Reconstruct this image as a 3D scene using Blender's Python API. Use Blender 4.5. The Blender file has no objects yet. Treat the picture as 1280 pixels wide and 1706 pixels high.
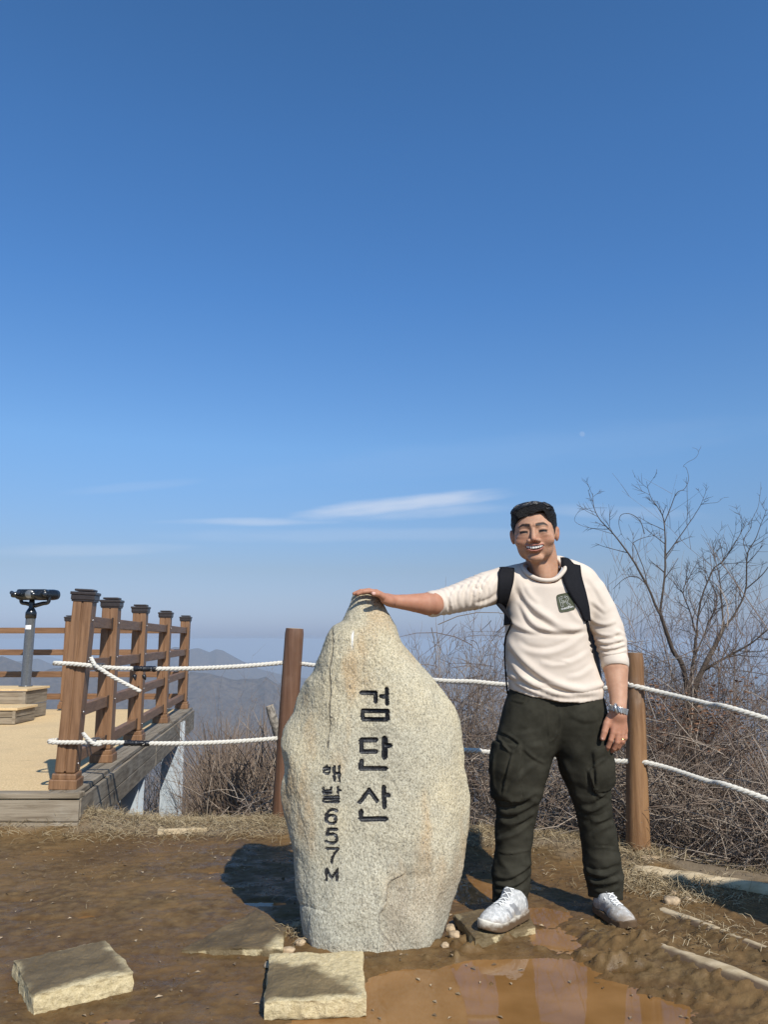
import bpy, bmesh, math, random
import numpy as np
from mathutils import Vector, Matrix
from mathutils.bvhtree import BVHTree
rng = np.random.default_rng(7); random.seed(7)
SC = bpy.context.scene; COL = SC.collection
R = math.radians
import time as _t; _T0 = _t.time()
def TICK(s): print('TICK', s, round(_t.time() - _T0, 1))   # TIMES
# ------------------------------------------------------------------ camera, world, sun, exposure
H = 1.06; PITCH = R(9.4); FPX = 1282.0; CX, CY = 640.0, 853.0
cd = bpy.data.cameras.new('camera'); cam = bpy.data.objects.new('camera', cd); COL.objects.link(cam)
cam.location = (0, 0, H); cam.rotation_euler = (R(90) + PITCH, 0, 0)
cd.sensor_fit = 'VERTICAL'; cd.sensor_height = 36; cd.lens = FPX / 1706 * 36
cd.clip_start = 0.05; cd.clip_end = 60000
SC.camera = cam
SUN_EL = R(42); SUN_DX, SUN_DY = 0.45, -0.89            # horizontal direction towards the sun
SUN_AZ = math.atan2(SUN_DX, SUN_DY)                     # clockwise from +Y
W = bpy.data.worlds.new('World'); SC.world = W; W.use_nodes = True
wt = W.node_tree; wn = wt.nodes; wl = wt.links
for n in list(wn): wn.remove(n)
wout = wn.new('ShaderNodeOutputWorld'); bg = wn.new('ShaderNodeBackground')
sky = wn.new('ShaderNodeTexSky'); sky.sky_type = 'NISHITA'; sky.sun_disc = False
sky.sun_elevation = SUN_EL; sky.sun_rotation = SUN_AZ
sky.altitude = 600; sky.air_density = 1.25; sky.dust_density = 0.9; sky.ozone_density = 3.0
bg.inputs['Strength'].default_value = 0.085
def wmath(op, a, b=None, c=None):
    n = wn.new('ShaderNodeMath'); n.operation = op
    for i, v in enumerate((a, b, c)):
        if v is None: continue
        if isinstance(v, (int, float)): n.inputs[i].default_value = v
        else: wl.new(v, n.inputs[i])
    return n.outputs[0]
tc = wn.new('ShaderNodeTexCoord'); sx = wn.new('ShaderNodeSeparateXYZ'); wl.new(tc.outputs['Generated'], sx.inputs[0])
yy = wmath('MAXIMUM', sx.outputs[1], 0.02)
uu = wmath('DIVIDE', sx.outputs[0], yy); vv = wmath('DIVIDE', sx.outputs[2], yy)
def cloud(u0, v0, su, sv, slope, amp, soft):
    # a long wisp: an ellipse in direction space, its edge frayed by stretched noise
    cb = wn.new('ShaderNodeCombineXYZ')
    dv = wmath('SUBTRACT', wmath('SUBTRACT', vv, v0), wmath('MULTIPLY', wmath('SUBTRACT', uu, u0), slope))
    wl.new(wmath('MULTIPLY', uu, 7.0), cb.inputs[0]); wl.new(wmath('MULTIPLY', dv, 42.0), cb.inputs[1]); cb.inputs[2].default_value = u0 * 9
    nz = wn.new('ShaderNodeTexNoise'); nz.inputs['Scale'].default_value = 1.0; nz.inputs['Detail'].default_value = 5; nz.inputs['Roughness'].default_value = .55
    wl.new(cb.outputs[0], nz.inputs['Vector'])
    du = wmath('DIVIDE', wmath('SUBTRACT', uu, u0), su); dw = wmath('DIVIDE', dv, sv)
    r2 = wmath('ADD', wmath('MULTIPLY', du, du), wmath('MULTIPLY', dw, dw))
    r2 = wmath('ADD', r2, wmath('MULTIPLY', wmath('SUBTRACT', nz.outputs[0], .5), 1.9))
    m = wn.new('ShaderNodeMapRange'); m.interpolation_type = 'SMOOTHSTEP'
    wl.new(r2, m.inputs[0]); m.inputs[1].default_value = 1.0; m.inputs[2].default_value = 1.0 - soft
    m.inputs[3].default_value = 0; m.inputs[4].default_value = amp
    return m.outputs[0]
cm = None
for args in [(0.035, .176, .17, .016, .10, .60, 1.5), (-.17, .153, .17, .007, 0.0, .34, 1.5), (.06, .166, .14, .012, .05, .32, 1.7), (-.05, .160, .12, .008, .05, .22, 1.7),
             (.02, .135, .4, .012, .0, .10, 1.2), (-.4, .115, .22, .010, .02, .12, 1.2), (.3, .165, .16, .012, -.05, .16, 1.2),
             (-.33, .2, .12, .008, .1, .07, 1.2), (.2, .25, .5, .03, .1, .03, 1.2)]:
    c = cloud(*args); cm = c if cm is None else wmath('MAXIMUM', cm, c)
front = wmath('GREATER_THAN', sx.outputs[1], 0.05)
cm = wmath('MULTIPLY', cm, front)
# the moon, low and pale in the daylight sky
md = wmath('SQRT', wmath('ADD', wmath('POWER', wmath('SUBTRACT', uu, .266), 2), wmath('POWER', wmath('SUBTRACT', vv, .2714), 2)))
mm = wn.new('ShaderNodeMapRange'); wl.new(md, mm.inputs[0]); mm.inputs[1].default_value = .0046; mm.inputs[2].default_value = .0026; mm.inputs[3].default_value = 0; mm.inputs[4].default_value = .14
cm = wmath('MAXIMUM', cm, wmath('MULTIPLY', mm.outputs[0], front))
# the Nishita sky graded by height above the horizon to this day's clear deep blue over a pale hazy rim
rp = wn.new('ShaderNodeValToRGB'); wl.new(sx.outputs[2], rp.inputs[0]); el = rp.color_ramp.elements
for i, (z_, c_) in enumerate([(.012, (.62, .80, 1.50)), (.05, (.70, .80, 1.24)), (.088, (.76, .82, 1.09)), (.242, (.934, 1.238, 1.555)), (.419, (.758, 1.243, 1.727)), (.568, (.726, 1.257, 1.74)), (.679, (.685, 1.204, 1.641))]):
    e_ = el[i] if i < 2 else el.new(z_)
    e_.position = z_; e_.color = tuple(q / 2 for q in c_) + (1,)
gr = wn.new('ShaderNodeVectorMath'); gr.operation = 'MULTIPLY'; wl.new(sky.outputs[0], gr.inputs[0])
g2 = wn.new('ShaderNodeVectorMath'); g2.operation = 'SCALE'; wl.new(rp.outputs[0], g2.inputs[0]); g2.inputs['Scale'].default_value = 2.0
wl.new(g2.outputs[0], gr.inputs[1])
mx = wn.new('ShaderNodeMix'); mx.data_type = 'RGBA'; wl.new(cm, mx.inputs[0]); wl.new(gr.outputs[0], mx.inputs[6]); mx.inputs[7].default_value = (9.5, 9.8, 10.6, 1)
wl.new(mx.outputs[2], bg.inputs[0]); wl.new(bg.outputs[0], wout.inputs[0])
sd = bpy.data.lights.new('sun', 'SUN'); sd.energy = 4.9; sd.angle = R(.5); sd.color = (1, .955, .88)
sun = bpy.data.objects.new('sun', sd); COL.objects.link(sun)
sdir = Vector((SUN_DX, SUN_DY, math.tan(SUN_EL) * math.hypot(SUN_DX, SUN_DY))).normalized()
sun.rotation_euler = sdir.to_track_quat('Z', 'Y').to_euler(); sun.location = (6, -10, 12)
SC.view_settings.view_transform = 'Standard'; SC.view_settings.look = 'None'; SC.view_settings.gamma = 1
SC.view_settings.use_curve_mapping = False; SC.view_settings.exposure = 0.0
SC.render.engine = 'CYCLES'; SC.cycles.use_denoising = True
SC.cycles.max_bounces = 8; SC.cycles.volume_bounces = 2; SC.cycles.volume_step_rate = 5
# ------------------------------------------------------------------ picture geometry
ct, st = math.cos(PITCH), math.sin(PITCH)
def ray(x, y):
    v = CY - y
    return (x - CX), FPX * ct - v * st, v * ct + FPX * st
def P(x, y, D):
    a, b, c = ray(x, y); return Vector((a / b * D, D, H + c / b * D))
def G(x, y, z=0.0):
    a, b, c = ray(x, y); D = (z - H) * b / c; return Vector((a / b * D, D, z))
def proj(p):
    p = np.asarray(p, float); X, Y, Z = p[..., 0], p[..., 1], p[..., 2] - H
    f = Y * ct + Z * st; u = -Y * st + Z * ct
    return CX + FPX * X / f, CY - FPX * u / f
# ------------------------------------------------------------------ noise
_perm = np.random.default_rng(3).permutation(256); _perm = np.concatenate([_perm, _perm, _perm])
_grad = np.random.default_rng(4).normal(size=(256, 3)); _grad /= np.linalg.norm(_grad, axis=1)[:, None]
def noise(p):
    p = np.asarray(p, float); i = np.floor(p).astype(np.int64); f = p - i; i &= 255
    w = f * f * f * (f * (f * 6 - 15) + 10); out = 0
    for a in (0, 1):
        for b in (0, 1):
            for c in (0, 1):
                h = _perm[_perm[_perm[i[..., 0] + a] + i[..., 1] + b] + i[..., 2] + c]
                g = _grad[h]; d = f - np.array([a, b, c])
                k = (w[..., 0] if a else 1 - w[..., 0]) * (w[..., 1] if b else 1 - w[..., 1]) * (w[..., 2] if c else 1 - w[..., 2])
                out = out + k * (g * d).sum(-1)
    return out * 1.5
def fbm(p, oct=4, rough=.5):
    s = 0; a = 1.0; p = np.asarray(p, float)
    for o in range(oct):
        s = s + a * noise(p * 2 ** o + o * 17.3); a *= rough
    return s
def sstep(a, b, x):
    t = np.clip((x - a) / (b - a), 0, 1); return t * t * (3 - 2 * t)
# ------------------------------------------------------------------ materials
class NT:
    def __init__(s, name):
        s.m = bpy.data.materials.new(name); s.m.use_nodes = True; s.t = s.m.node_tree; s.n = s.t.nodes
        s.b = s.n['Principled BSDF']; s.out = s.n['Material Output']
        s.tc = s.n.new('ShaderNodeTexCoord')
    def link(s, a, b): s.t.links.new(a, b)
    def put(s, inp, v):
        if v is None: return
        if isinstance(v, bpy.types.NodeSocket): s.link(v, inp)
        elif isinstance(v, (tuple, list)): inp.default_value = tuple(v) + ((1,) if len(v) == 3 and inp.type == 'RGBA' else ())
        else: inp.default_value = v
    def map(s, scale=(1, 1, 1), src='Object'):
        n = s.n.new('ShaderNodeMapping'); s.link(s.tc.outputs[src], n.inputs[0]); n.inputs['Scale'].default_value = scale; return n.outputs[0]
    def noise(s, scale, detail=4, rough=.5, vec=None, dist=0):
        n = s.n.new('ShaderNodeTexNoise'); n.inputs['Scale'].default_value = scale; n.inputs['Detail'].default_value = detail
        n.inputs['Roughness'].default_value = rough; n.inputs['Distortion'].default_value = dist
        s.link(vec if vec is not None else s.tc.outputs['Object'], n.inputs['Vector']); return n.outputs[0]
    def vor(s, scale, vec=None, feat='F1', out=0):
        n = s.n.new('ShaderNodeTexVoronoi'); n.feature = feat; n.inputs['Scale'].default_value = scale
        s.link(vec if vec is not None else s.tc.outputs['Object'], n.inputs['Vector']); return n.outputs[out]
    def rng(s, v, a, b, c=0., d=1., smooth=True):
        n = s.n.new('ShaderNodeMapRange'); s.put(n.inputs[0], v)
        if smooth: n.interpolation_type = 'SMOOTHSTEP'
        for i, x in enumerate((a, b, c, d)): s.put(n.inputs[i + 1], x)
        return n.outputs[0]
    def mix(s, f, a, b, mode='MIX'):
        n = s.n.new('ShaderNodeMix'); n.data_type = 'RGBA'; n.blend_type = mode
        s.put(n.inputs[0], f); s.put(n.inputs[6], a); s.put(n.inputs[7], b); return n.outputs[2]
    def math(s, op, a, b=None):
        n = s.n.new('ShaderNodeMath'); n.operation = op; s.put(n.inputs[0], a); s.put(n.inputs[1], b); return n.outputs[0]
    def attr(s, name, out=2):
        n = s.n.new('ShaderNodeAttribute'); n.attribute_name = name; return n.outputs[out]
    def obrand(s):
        n = s.n.new('ShaderNodeObjectInfo'); return n.outputs['Random']
    def bump(s, h, strength=.3, dist=.01, nrm=None):
        n = s.n.new('ShaderNodeBump'); n.inputs['Strength'].default_value = strength; n.inputs['Distance'].default_value = dist
        s.link(h, n.inputs['Height'])
        if nrm is not None: s.link(nrm, n.inputs['Normal'])
        return n.outputs[0]
    def fin(s, col=None, rough=None, bump=None, metal=None, spec=None, **kw):
        s.put(s.b.inputs['Base Color'], col); s.put(s.b.inputs['Roughness'], rough)
        if bump is not None: s.link(bump, s.b.inputs['Normal'])
        s.put(s.b.inputs['Metallic'], metal); s.put(s.b.inputs['Specular IOR Level'], spec)
        for k, v in kw.items(): s.put(s.b.inputs[k.replace('_', ' ')], v)
        return s.m
def simple(name, col, rough=.6, metal=0., var=.2, scale=30, bump=.15, spec=.5, dist=.002, stretch=(1, 1, 1)):
    t = NT(name); v = t.map(stretch); n = t.noise(scale, 5, .6, v)
    c2 = tuple(c * (1 - var) for c in col); c1 = tuple(min(1, c * (1 + var)) for c in col)
    return t.fin(t.mix(t.rng(n, .3, .7), c2, c1), rough, t.bump(n, bump, dist), metal, spec)
# ------------------------------------------------------------------ object helpers
def mesh_data(name, verts, faces, mats=(), smooth=True, fmat=None):
    me = bpy.data.meshes.new(name); verts = np.asarray(verts, np.float32)
    if isinstance(faces, np.ndarray):
        k = faces.shape[1]; me.vertices.add(len(verts)); me.vertices.foreach_set('co', verts.ravel())
        me.loops.add(faces.size); me.loops.foreach_set('vertex_index', faces.ravel().astype(np.int32))
        me.polygons.add(len(faces)); me.polygons.foreach_set('loop_start', np.arange(0, faces.size, k, dtype=np.int32))
        me.update(calc_edges=True)
    else:
        me.from_pydata([tuple(map(float, v)) for v in verts], [], faces); me.update()
    for m in (mats if isinstance(mats, (list, tuple)) else (mats,)): me.materials.append(m)
    if fmat is not None: me.polygons.foreach_set('material_index', np.asarray(fmat, np.int32))
    me.polygons.foreach_set('use_smooth', [smooth] * len(me.polygons)); me.update()
    return me
def link(name, me, parent=None, **tags):
    o = bpy.data.objects.new(name, me); COL.objects.link(o)
    if parent is not None: o.parent = parent; o.matrix_parent_inverse = Matrix.Translation(-Vector(parent.location)) if parent.get('_w') else Matrix()
    for k, v in tags.items(): o[k] = v
    return o
def thing(name, label, cat, loc=(0, 0, 0), rz=0, group=None):
    o = bpy.data.objects.new(name, None); COL.objects.link(o); o.location = loc; o.rotation_euler = (0, 0, rz)
    o.empty_display_size = .1; o['label'] = label; o['category'] = cat
    if group: o['group'] = group
    return o
def wpart(name, verts, faces, mats, parent, smooth=True, fmat=None, **tags):
    """part whose vertices are given in world coordinates; origin moved to the thing's base"""
    base = np.array(parent.location if parent.parent is None else (parent.parent.location if parent.type != 'EMPTY' else parent.location))
    me = mesh_data(name, np.asarray(verts) - base, faces, mats, smooth, fmat)
    o = bpy.data.objects.new(name, me); COL.objects.link(o); o.parent = parent
    for k, v in tags.items(): o[k] = v
    return o
def top(name, verts, faces, mats, label, cat, base=None, smooth=True, fmat=None, **tags):
    verts = np.asarray(verts, float); base = np.zeros(3) if base is None else np.array(base, float)
    o = link(name, mesh_data(name, verts - base, faces, mats, smooth, fmat)); o.location = base
    if label: o['label'] = label
    if cat: o['category'] = cat
    for k, v in tags.items(): o[k] = v
    return o
def setattr_col(me, name, vals):
    a = me.attributes.new(name, 'FLOAT', 'POINT'); a.data.foreach_set('value', np.asarray(vals, np.float32))
class MB:
    """collects shapes in numpy lists"""
    def __init__(s): s.v = []; s.f = []; s.n = 0
    def add(s, v, f):
        s.v.append(np.asarray(v, float)); s.f += [tuple(i + s.n for i in q) for q in f]; s.n += len(v); return s
    def get(s): return np.concatenate(s.v), s.f
def box(c, size, bev=0.0, M=None, jit=0):
    """bevelled box verts, faces (24-vertex chamfer when bev > 0)"""
    hx, hy, hz = [q / 2 for q in size]
    if bev <= 0:
        v = [(x * hx, y * hy, z * hz) for x in (-1, 1) for y in (-1, 1) for z in (-1, 1)]
        f = [(0, 1, 3, 2), (4, 6, 7, 5), (0, 4, 5, 1), (2, 3, 7, 6), (0, 2, 6, 4), (1, 5, 7, 3)]
    else:
        bm = bmesh.new(); bmesh.ops.create_cube(bm, size=1)
        for w in bm.verts: w.co = Vector((w.co.x * size[0], w.co.y * size[1], w.co.z * size[2]))
        bmesh.ops.bevel(bm, geom=bm.edges[:], offset=min(bev, min(size) * .45), segments=2, affect='EDGES', profile=.6)
        v = [tuple(w.co) for w in bm.verts]; bm.verts.index_update(); f = [tuple(w.index for w in q.verts) for q in bm.faces]; bm.free()
    v = np.array(v)
    if jit: v = v + rng.normal(0, jit, v.shape)
    if M is not None: v = v @ np.array(M.to_3x3()).T
    return v + np.array(c), f
def rev(profile, seg=24, c=(0, 0, 0), axis=None, cap=True):
    """surface of revolution round z (or axis); profile [(r,z)]"""
    v = []; f = []; n = len(profile)
    for r, z in profile:
        for k in range(seg):
            a = 2 * math.pi * k / seg; v.append((r * math.cos(a), r * math.sin(a), z))
    for i in range(n - 1):
        for k in range(seg):
            k2 = (k + 1) % seg; f.append((i * seg + k, i * seg + k2, (i + 1) * seg + k2, (i + 1) * seg + k))
    if cap: f.append(tuple(range(seg - 1, -1, -1))); f.append(tuple((n - 1) * seg + k for k in range(seg)))
    v = np.array(v)
    if axis is not None:
        q = Vector((0, 0, 1)).rotation_difference(Vector(axis)).to_matrix(); v = v @ np.array(q).T
    return v + np.array(c), f
def frames(pts):
    pts = np.asarray(pts, float); t = np.gradient(pts, axis=0); t /= np.linalg.norm(t, axis=1)[:, None] + 1e-12
    n = np.zeros_like(t); a = np.array([0, 0, 1.]) if abs(t[0, 2]) < .9 else np.array([0, 1., 0])
    n[0] = np.cross(t[0], a); n[0] /= np.linalg.norm(n[0])
    for i in range(1, len(pts)):
        q = n[i - 1] - t[i] * (n[i - 1] @ t[i]); n[i] = q / (np.linalg.norm(q) + 1e-12)
    return t, n, np.cross(t, n)
def tube(pts, rad, seg=8, cap=True):
    pts = np.asarray(pts, float); rad = np.broadcast_to(rad, (len(pts),)); t, n, b = frames(pts)
    a = np.arange(seg) * 2 * math.pi / seg
    v = (pts[:, None] + rad[:, None, None] * (np.cos(a)[None, :, None] * n[:, None] + np.sin(a)[None, :, None] * b[:, None])).reshape(-1, 3)
    f = []
    for i in range(len(pts) - 1):
        for k in range(seg):
            k2 = (k + 1) % seg; f.append((i * seg + k, i * seg + k2, (i + 1) * seg + k2, (i + 1) * seg + k))
    if cap: f.append(tuple(range(seg - 1, -1, -1))); f.append(tuple((len(pts) - 1) * seg + k for k in range(seg)))
    return v, f
def spline(pts, n):
    """Catmull-Rom through pts (any columns), n samples"""
    p = np.asarray(pts, float); p = np.vstack([2 * p[0] - p[1], p, 2 * p[-1] - p[-2]]); m = len(p) - 3
    t = np.linspace(0, m - 1e-9, n); i = t.astype(int); f = (t - i)[:, None]
    a, b, c, d = p[i], p[i + 1], p[i + 2], p[i + 3]
    return .5 * ((2 * b) + (c - a) * f + (2 * a - 5 * b + 4 * c - d) * f ** 2 + (3 * b - a - 3 * c + d) * f ** 3)
def twigs(polys, rads, seg=3):
    """many thin tubes in one array: polys list of (n,3), rads list of (n,)"""
    V = []; F = []; off = 0; an = np.arange(seg) * 2 * math.pi / seg; ca, sa = np.cos(an), np.sin(an)
    byn = {}
    for p, r in zip(polys, rads): byn.setdefault(len(p), []).append((p, r))
    for n, L in byn.items():
        p = np.stack([q[0] for q in L]); r = np.stack([q[1] for q in L]); m = len(L)
        t = np.gradient(p, axis=1); t /= np.linalg.norm(t, axis=2)[..., None] + 1e-9
        ref = np.where(np.abs(t[:, :1, 2:]) < .8, np.array([[[0, 0, 1.]]]), np.array([[[1., 0, 0]]]))
        nn = np.cross(t, np.broadcast_to(ref, t.shape)); nn /= np.linalg.norm(nn, axis=2)[..., None] + 1e-9
        bb = np.cross(t, nn)
        v = p[:, :, None] + r[:, :, None, None] * (ca[None, None, :, None] * nn[:, :, None] + sa[None, None, :, None] * bb[:, :, None])
        V.append(v.reshape(-1, 3))
        i = np.arange(m)[:, None, None] * n * seg + np.arange(n - 1)[None, :, None] * seg; k = np.arange(seg)[None, None, :]; k2 = (k + 1) % seg
        F.append(np.stack([i + k, i + k2, i + seg + k2, i + seg + k], -1).reshape(-1, 4) + off); off += m * n * seg
    return np.concatenate(V), np.concatenate(F)
# ------------------------------------------------------------------ the ground and the hills
EDGE = np.array([(-40, 4.9), (-3, 4.78), (-.6, 4.72), (.1, 4.6), (.45, 4.5), (1.0, 4.3), (1.35, 4.02), (1.8, 3.62), (3.0, 2.7), (8, -2), (40, -40)])
def edge_y(X): return np.interp(X, EDGE[:, 0], EDGE[:, 1])
def blob(X, Y, cx, cy, rx, ry, ang=0):
    c, s = math.cos(ang), math.sin(ang); dx, dy = X - cx, Y - cy
    u, v = (dx * c + dy * s) / rx, (-dx * s + dy * c) / ry
    return np.exp(-(u * u + v * v) ** 1.5)
def gp(x, y): g = G(x, y); return g.x, g.y
PUD = []   # puddle hollows, (x,y,rx,ry,angle,depth)
for (px, py, rx, ry, an, dep) in [(720, 1625, .16, .07, 0, .03), (830, 1608, .16, .06, 0, .03), (800, 1660, .32, .20, 0, .035), (760, 1700, .42, .24, 0, .035), (900, 1625, .22, .15, .1, .032), (960, 1690, .34, .17, 0, .034),
        (930, 1560, .11, .14, .3, .026), (905, 1520, .13, .10, -.2, .024), (785, 1478, .14, .17, 0, .03), (860, 1470, .14, .06, -.5, .022),
        (440, 1501, .12, .045, 0, .022), (1060, 1660, .12, .10, -.5, .02), (690, 1620, .10, .05, 0, .014), (360, 1450, .12, .03, .2, .012),
        (145, 1523, .05, .03, 0, .02), (30, 1500, .10, .03, 0, .012), (60, 1530, .12, .025, 0, .011),
        (85, 1423, .12, .02, 0, .010), (180, 1695, .2, .03, 0, .010)]:
    g = gp(px, py); PUD.append((g[0], g[1], rx, ry, an, dep))
WLEV = -0.013
LOGS = [((1052, 1452), (1300, 1490), .055), ((1075, 1512), (1300, 1606), .038), ((1035, 1568), (1300, 1675), .05)]
def ground_h(X, Y, fine=True):
    X = np.asarray(X, float); Y = np.asarray(Y, float); q = np.stack([X, Y, X * 0], -1)
    near = sstep(9, 5, np.hypot(X, Y - 3))
    z = .012 * fbm(q * 1.3, 2)
    if fine:
        z = z + near * (.0042 * fbm(q * np.array([5, 7, 1]) + 3, 3) + .0032 * fbm(q * np.array([18, 26, 1]), 3, .6))
        rough = sstep(-.3, .5, fbm(q * 2.3 + 9, 2)); n2 = fbm(q * 55, 3, .65)
        z = z + near * (.0014 + .0022 * rough) * n2
        # churned lumps and prints near the puddle
        ch = blob(X, Y, 1.05, 2.75, .30, .45) + .8 * blob(X, Y, .75, 2.95, .25, .2) + .6 * blob(X, Y, .15, 2.72, .25, .12)
        pm = blob(X, Y, .32, 2.62, .62, .40); z = z + pm * (.085 * np.maximum(fbm(q * np.array([6, 10, 1]) + 51, 4, .6) - .24, 0) * sstep(-.05, .25, X) - .001)
        z = z + ch * .017 * np.abs(fbm(q * np.array([14, 22, 1]) + 31, 3, .6))
    for (cx, cy, rx, ry, an, dep) in PUD:
        z = z - dep * blob(X, Y, cx, cy, rx, ry, an)
    # mud piled against the half-buried logs at the right
    for (a, b, r) in LOGS[1:]:
        A = np.array(gp(*a)); B = np.array(gp(*b)); d = B - A; L = np.hypot(*d); d /= L; nrm = np.array([-d[1], d[0]])
        s = ((X - A[0]) * d[0] + (Y - A[1]) * d[1]) / L; w = (X - A[0]) * nrm[0] + (Y - A[1]) * nrm[1]
        z = z + r * .8 * np.exp(-(w / (r * 1.7)) ** 2) * sstep(-.35, .15, s) * (1 + .3 * noise(q * 6))
    z = z + .055 * sstep(-1.2, -1.75, X) * np.exp(-((Y - 4.62) / .16) ** 2)
    e = Y - edge_y(X) + .05 * noise(q * np.array([2., 2, 1])) * near
    z = z + .03 * np.exp(-((e + .12) / .12) ** 2) * near      # the low grassy lip
    ee = np.maximum(e, 0); z = z - .55 * (np.sqrt(ee * ee + .04) - .2) + .12 * sstep(.5, 6, ee) * fbm(q * .8, 3)
    return z
def grow(a, b, lim, r=1.12):
    out = []; s = b - a; x = b
    while abs(x) < abs(lim) * 1.0:
        s *= r; x += s; out.append(x)
    return out
xs = np.arange(-2.0, 1.75, .0085); ys = np.arange(2.25, 5.0, .0095)
xs = np.array(grow(xs[1], xs[0], -90)[::-1] + list(xs) + grow(xs[-2], xs[-1], 90))
ys = np.array([y for y in grow(ys[1], ys[0], 40)[::-1]] + list(ys) + grow(ys[-2], ys[-1], 90)) if False else np.concatenate([np.array(grow(-2.2595, -2.25, -40))[::-1] * 1.0 if False else np.array([-40, -30, -22, -16, -11, -7, -4, -2, -.5, .4, 1.0, 1.4, 1.7, 1.9, 2.02, 2.1, 2.15, 2.19, 2.22]), ys, np.array(grow(ys[-2], ys[-1], 90))])
XX, YY = np.meshgrid(xs, ys); ZZ = ground_h(XX, YY)
nx_, ny_ = len(xs), len(ys); idx = np.arange(nx_ * ny_).reshape(ny_, nx_)
gf = np.stack([idx[:-1, :-1], idx[:-1, 1:], idx[1:, 1:], idx[1:, :-1]], -1).reshape(-1, 4)
t = NT('mud')
n1 = t.noise(3.2, 5, .6); n2 = t.noise(22, 6, .62); n3 = t.noise(120, 4, .7); n4 = t.noise(7, 4, .6, t.map((1, 1.6, 1)))
geo = t.n.new('ShaderNodeNewGeometry'); sp = t.n.new('ShaderNodeSeparateXYZ'); t.link(geo.outputs['Position'], sp.inputs[0])
wet = t.rng(t.math('ADD', sp.outputs[2], t.math('MULTIPLY', t.math('SUBTRACT', n1, .5), .03)), .012, -.010)
c = t.mix(t.rng(n2, .3, .72), (.088, .052, .020), (.185, .120, .052)); c = t.mix(t.rng(n1, .42, .66), c, t.mix(n2, (.14, .078, .028), (.22, .135, .055)))
c = t.mix(t.math('MULTIPLY', wet, .45), c, (.10, .050, .016))
dry = t.rng(t.attr('dry', 2), .2, .8); c = t.mix(dry, c, t.mix(n3, (.12, .085, .05), (.26, .20, .13)))
rg = t.rng(n4, .36, .60, .36, .78); rg = t.math('SUBTRACT', rg, t.math('MULTIPLY', wet, .2)); rg = t.math('ADD', rg, t.math('MULTIPLY', dry, .35))
bmp = t.bump(n2, .4, .012); bmp = t.bump(t.noise(55, 5, .7), .4, .006, bmp); bmp = t.bump(n3, .5, .003, bmp)
mMud = t.fin(c, rg, bmp, spec=.2)
go = link('ground', mesh_data('ground', np.stack([XX, YY, ZZ], -1).reshape(-1, 3), gf, mMud), kind='structure')
ee_ = (YY - edge_y(XX)).ravel(); setattr_col(go.data, 'dry', np.clip(sstep(-.42, -.08, ee_ + .12 * noise(np.stack([XX, YY, XX * 0], -1).reshape(-1, 3) * 5)), 0, 1))
# puddle water: an opaque muddy body under a mirror-flat skin, shown where the mud dips below it
t = NT('muddy_water'); n = t.noise(4, 4); nn = t.noise(1.5, 2)
mWater = t.fin(t.mix(t.rng(n, .3, .7), (.20, .098, .030), (.30, .155, .055)), .03, t.bump(t.noise(9, 2), .012, .01), spec=.5, IOR=1.33)
wx = np.linspace(-2.6, 1.7, 60); wy = np.linspace(2.0, 4.35, 40); WX, WY = np.meshgrid(wx, wy); wi = np.arange(WX.size).reshape(WX.shape)
wf = np.stack([wi[:-1, :-1], wi[:-1, 1:], wi[1:, 1:], wi[1:, :-1]], -1).reshape(-1, 4)
wf = wf[(WY.ravel()[wf].max(1) < edge_y(WX.ravel()[wf].max(1)) - .3)]
link('puddle_water', mesh_data('puddle_water', np.stack([WX, WY, WX * 0 + WLEV], -1).reshape(-1, 3), wf, mWater), kind='structure')
# ---- far hills
def crest(pts): a = np.array(pts, float); return a
def q_of(y): a, b, c = ray(640, y); return c / b
RIDGES = [  # distance, crest polyline in picture (x, y), foot slope
    (2300, [(-600, 1100), (-300, 1080), (-100, 1098), (0, 1093), (22, 1096), (40, 1108), (60, 1117), (90, 1113), (120, 1106), (180, 1115), (250, 1122), (321, 1119), (350, 1120), (370, 1123), (384, 1129), (396, 1132), (410, 1131), (430, 1130), (443, 1124), (456, 1131), (469, 1139), (500, 1150), (560, 1162), (640, 1168), (740, 1182), (860, 1200), (1000, 1190), (1280, 1230), (1700, 1200)], .42),
    (4300, [(-600, 1090), (-200, 1105), (0, 1106), (30, 1101), (61, 1092), (90, 1107), (200, 1104), (260, 1090), (290, 1074), (331, 1077), (348, 1085), (359, 1080), (370, 1083), (390, 1093), (410, 1102), (430, 1110), (480, 1122), (560, 1135), (680, 1140), (760, 1128), (850, 1118), (1000, 1130), (1280, 1140), (1700, 1120)], .35),
    (8500, [(-600, 1088), (-200, 1080), (20, 1086), (100, 1094), (260, 1084), (400, 1096), (500, 1100), (620, 1098), (720, 1092), (800, 1083), (850, 1077), (930, 1082), (1020, 1090), (1120, 1094), (1280, 1084), (1700, 1090)], .25)]
az = np.concatenate([np.linspace(-180, -36, 60), np.linspace(-35.5, 35.5, 620), np.linspace(36, 180, 60)[:-1]]) * math.pi / 180
rr = np.concatenate([np.array([42, 46, 52, 60, 72, 90, 115, 150, 200, 270, 360, 480, 620, 780, 950, 1150, 1350, 1500]), np.arange(1600, 2900, 32), np.arange(2950, 5200, 90), np.arange(5400, 9500, 260), np.array([10500, 12500, 15000])])
AZ, RR = np.meshgrid(az, rr); HX = RR * np.sin(AZ); HY = RR * np.cos(AZ); hq = np.stack([HX, HY, HX * 0], -1)
zb = np.maximum(ground_h(HX * 0 + 0, np.full_like(HX, 42.), False)[0, 0] - .8 - (RR - 42) * .5, -560.0)
zb = zb + sstep(60, 900, RR) * 55 * fbm(hq / 700, 4) + sstep(80, 400, RR) * 14 * fbm(hq / 90, 3)
hz = zb.copy(); infr = np.abs(AZ) < R(60)
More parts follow.
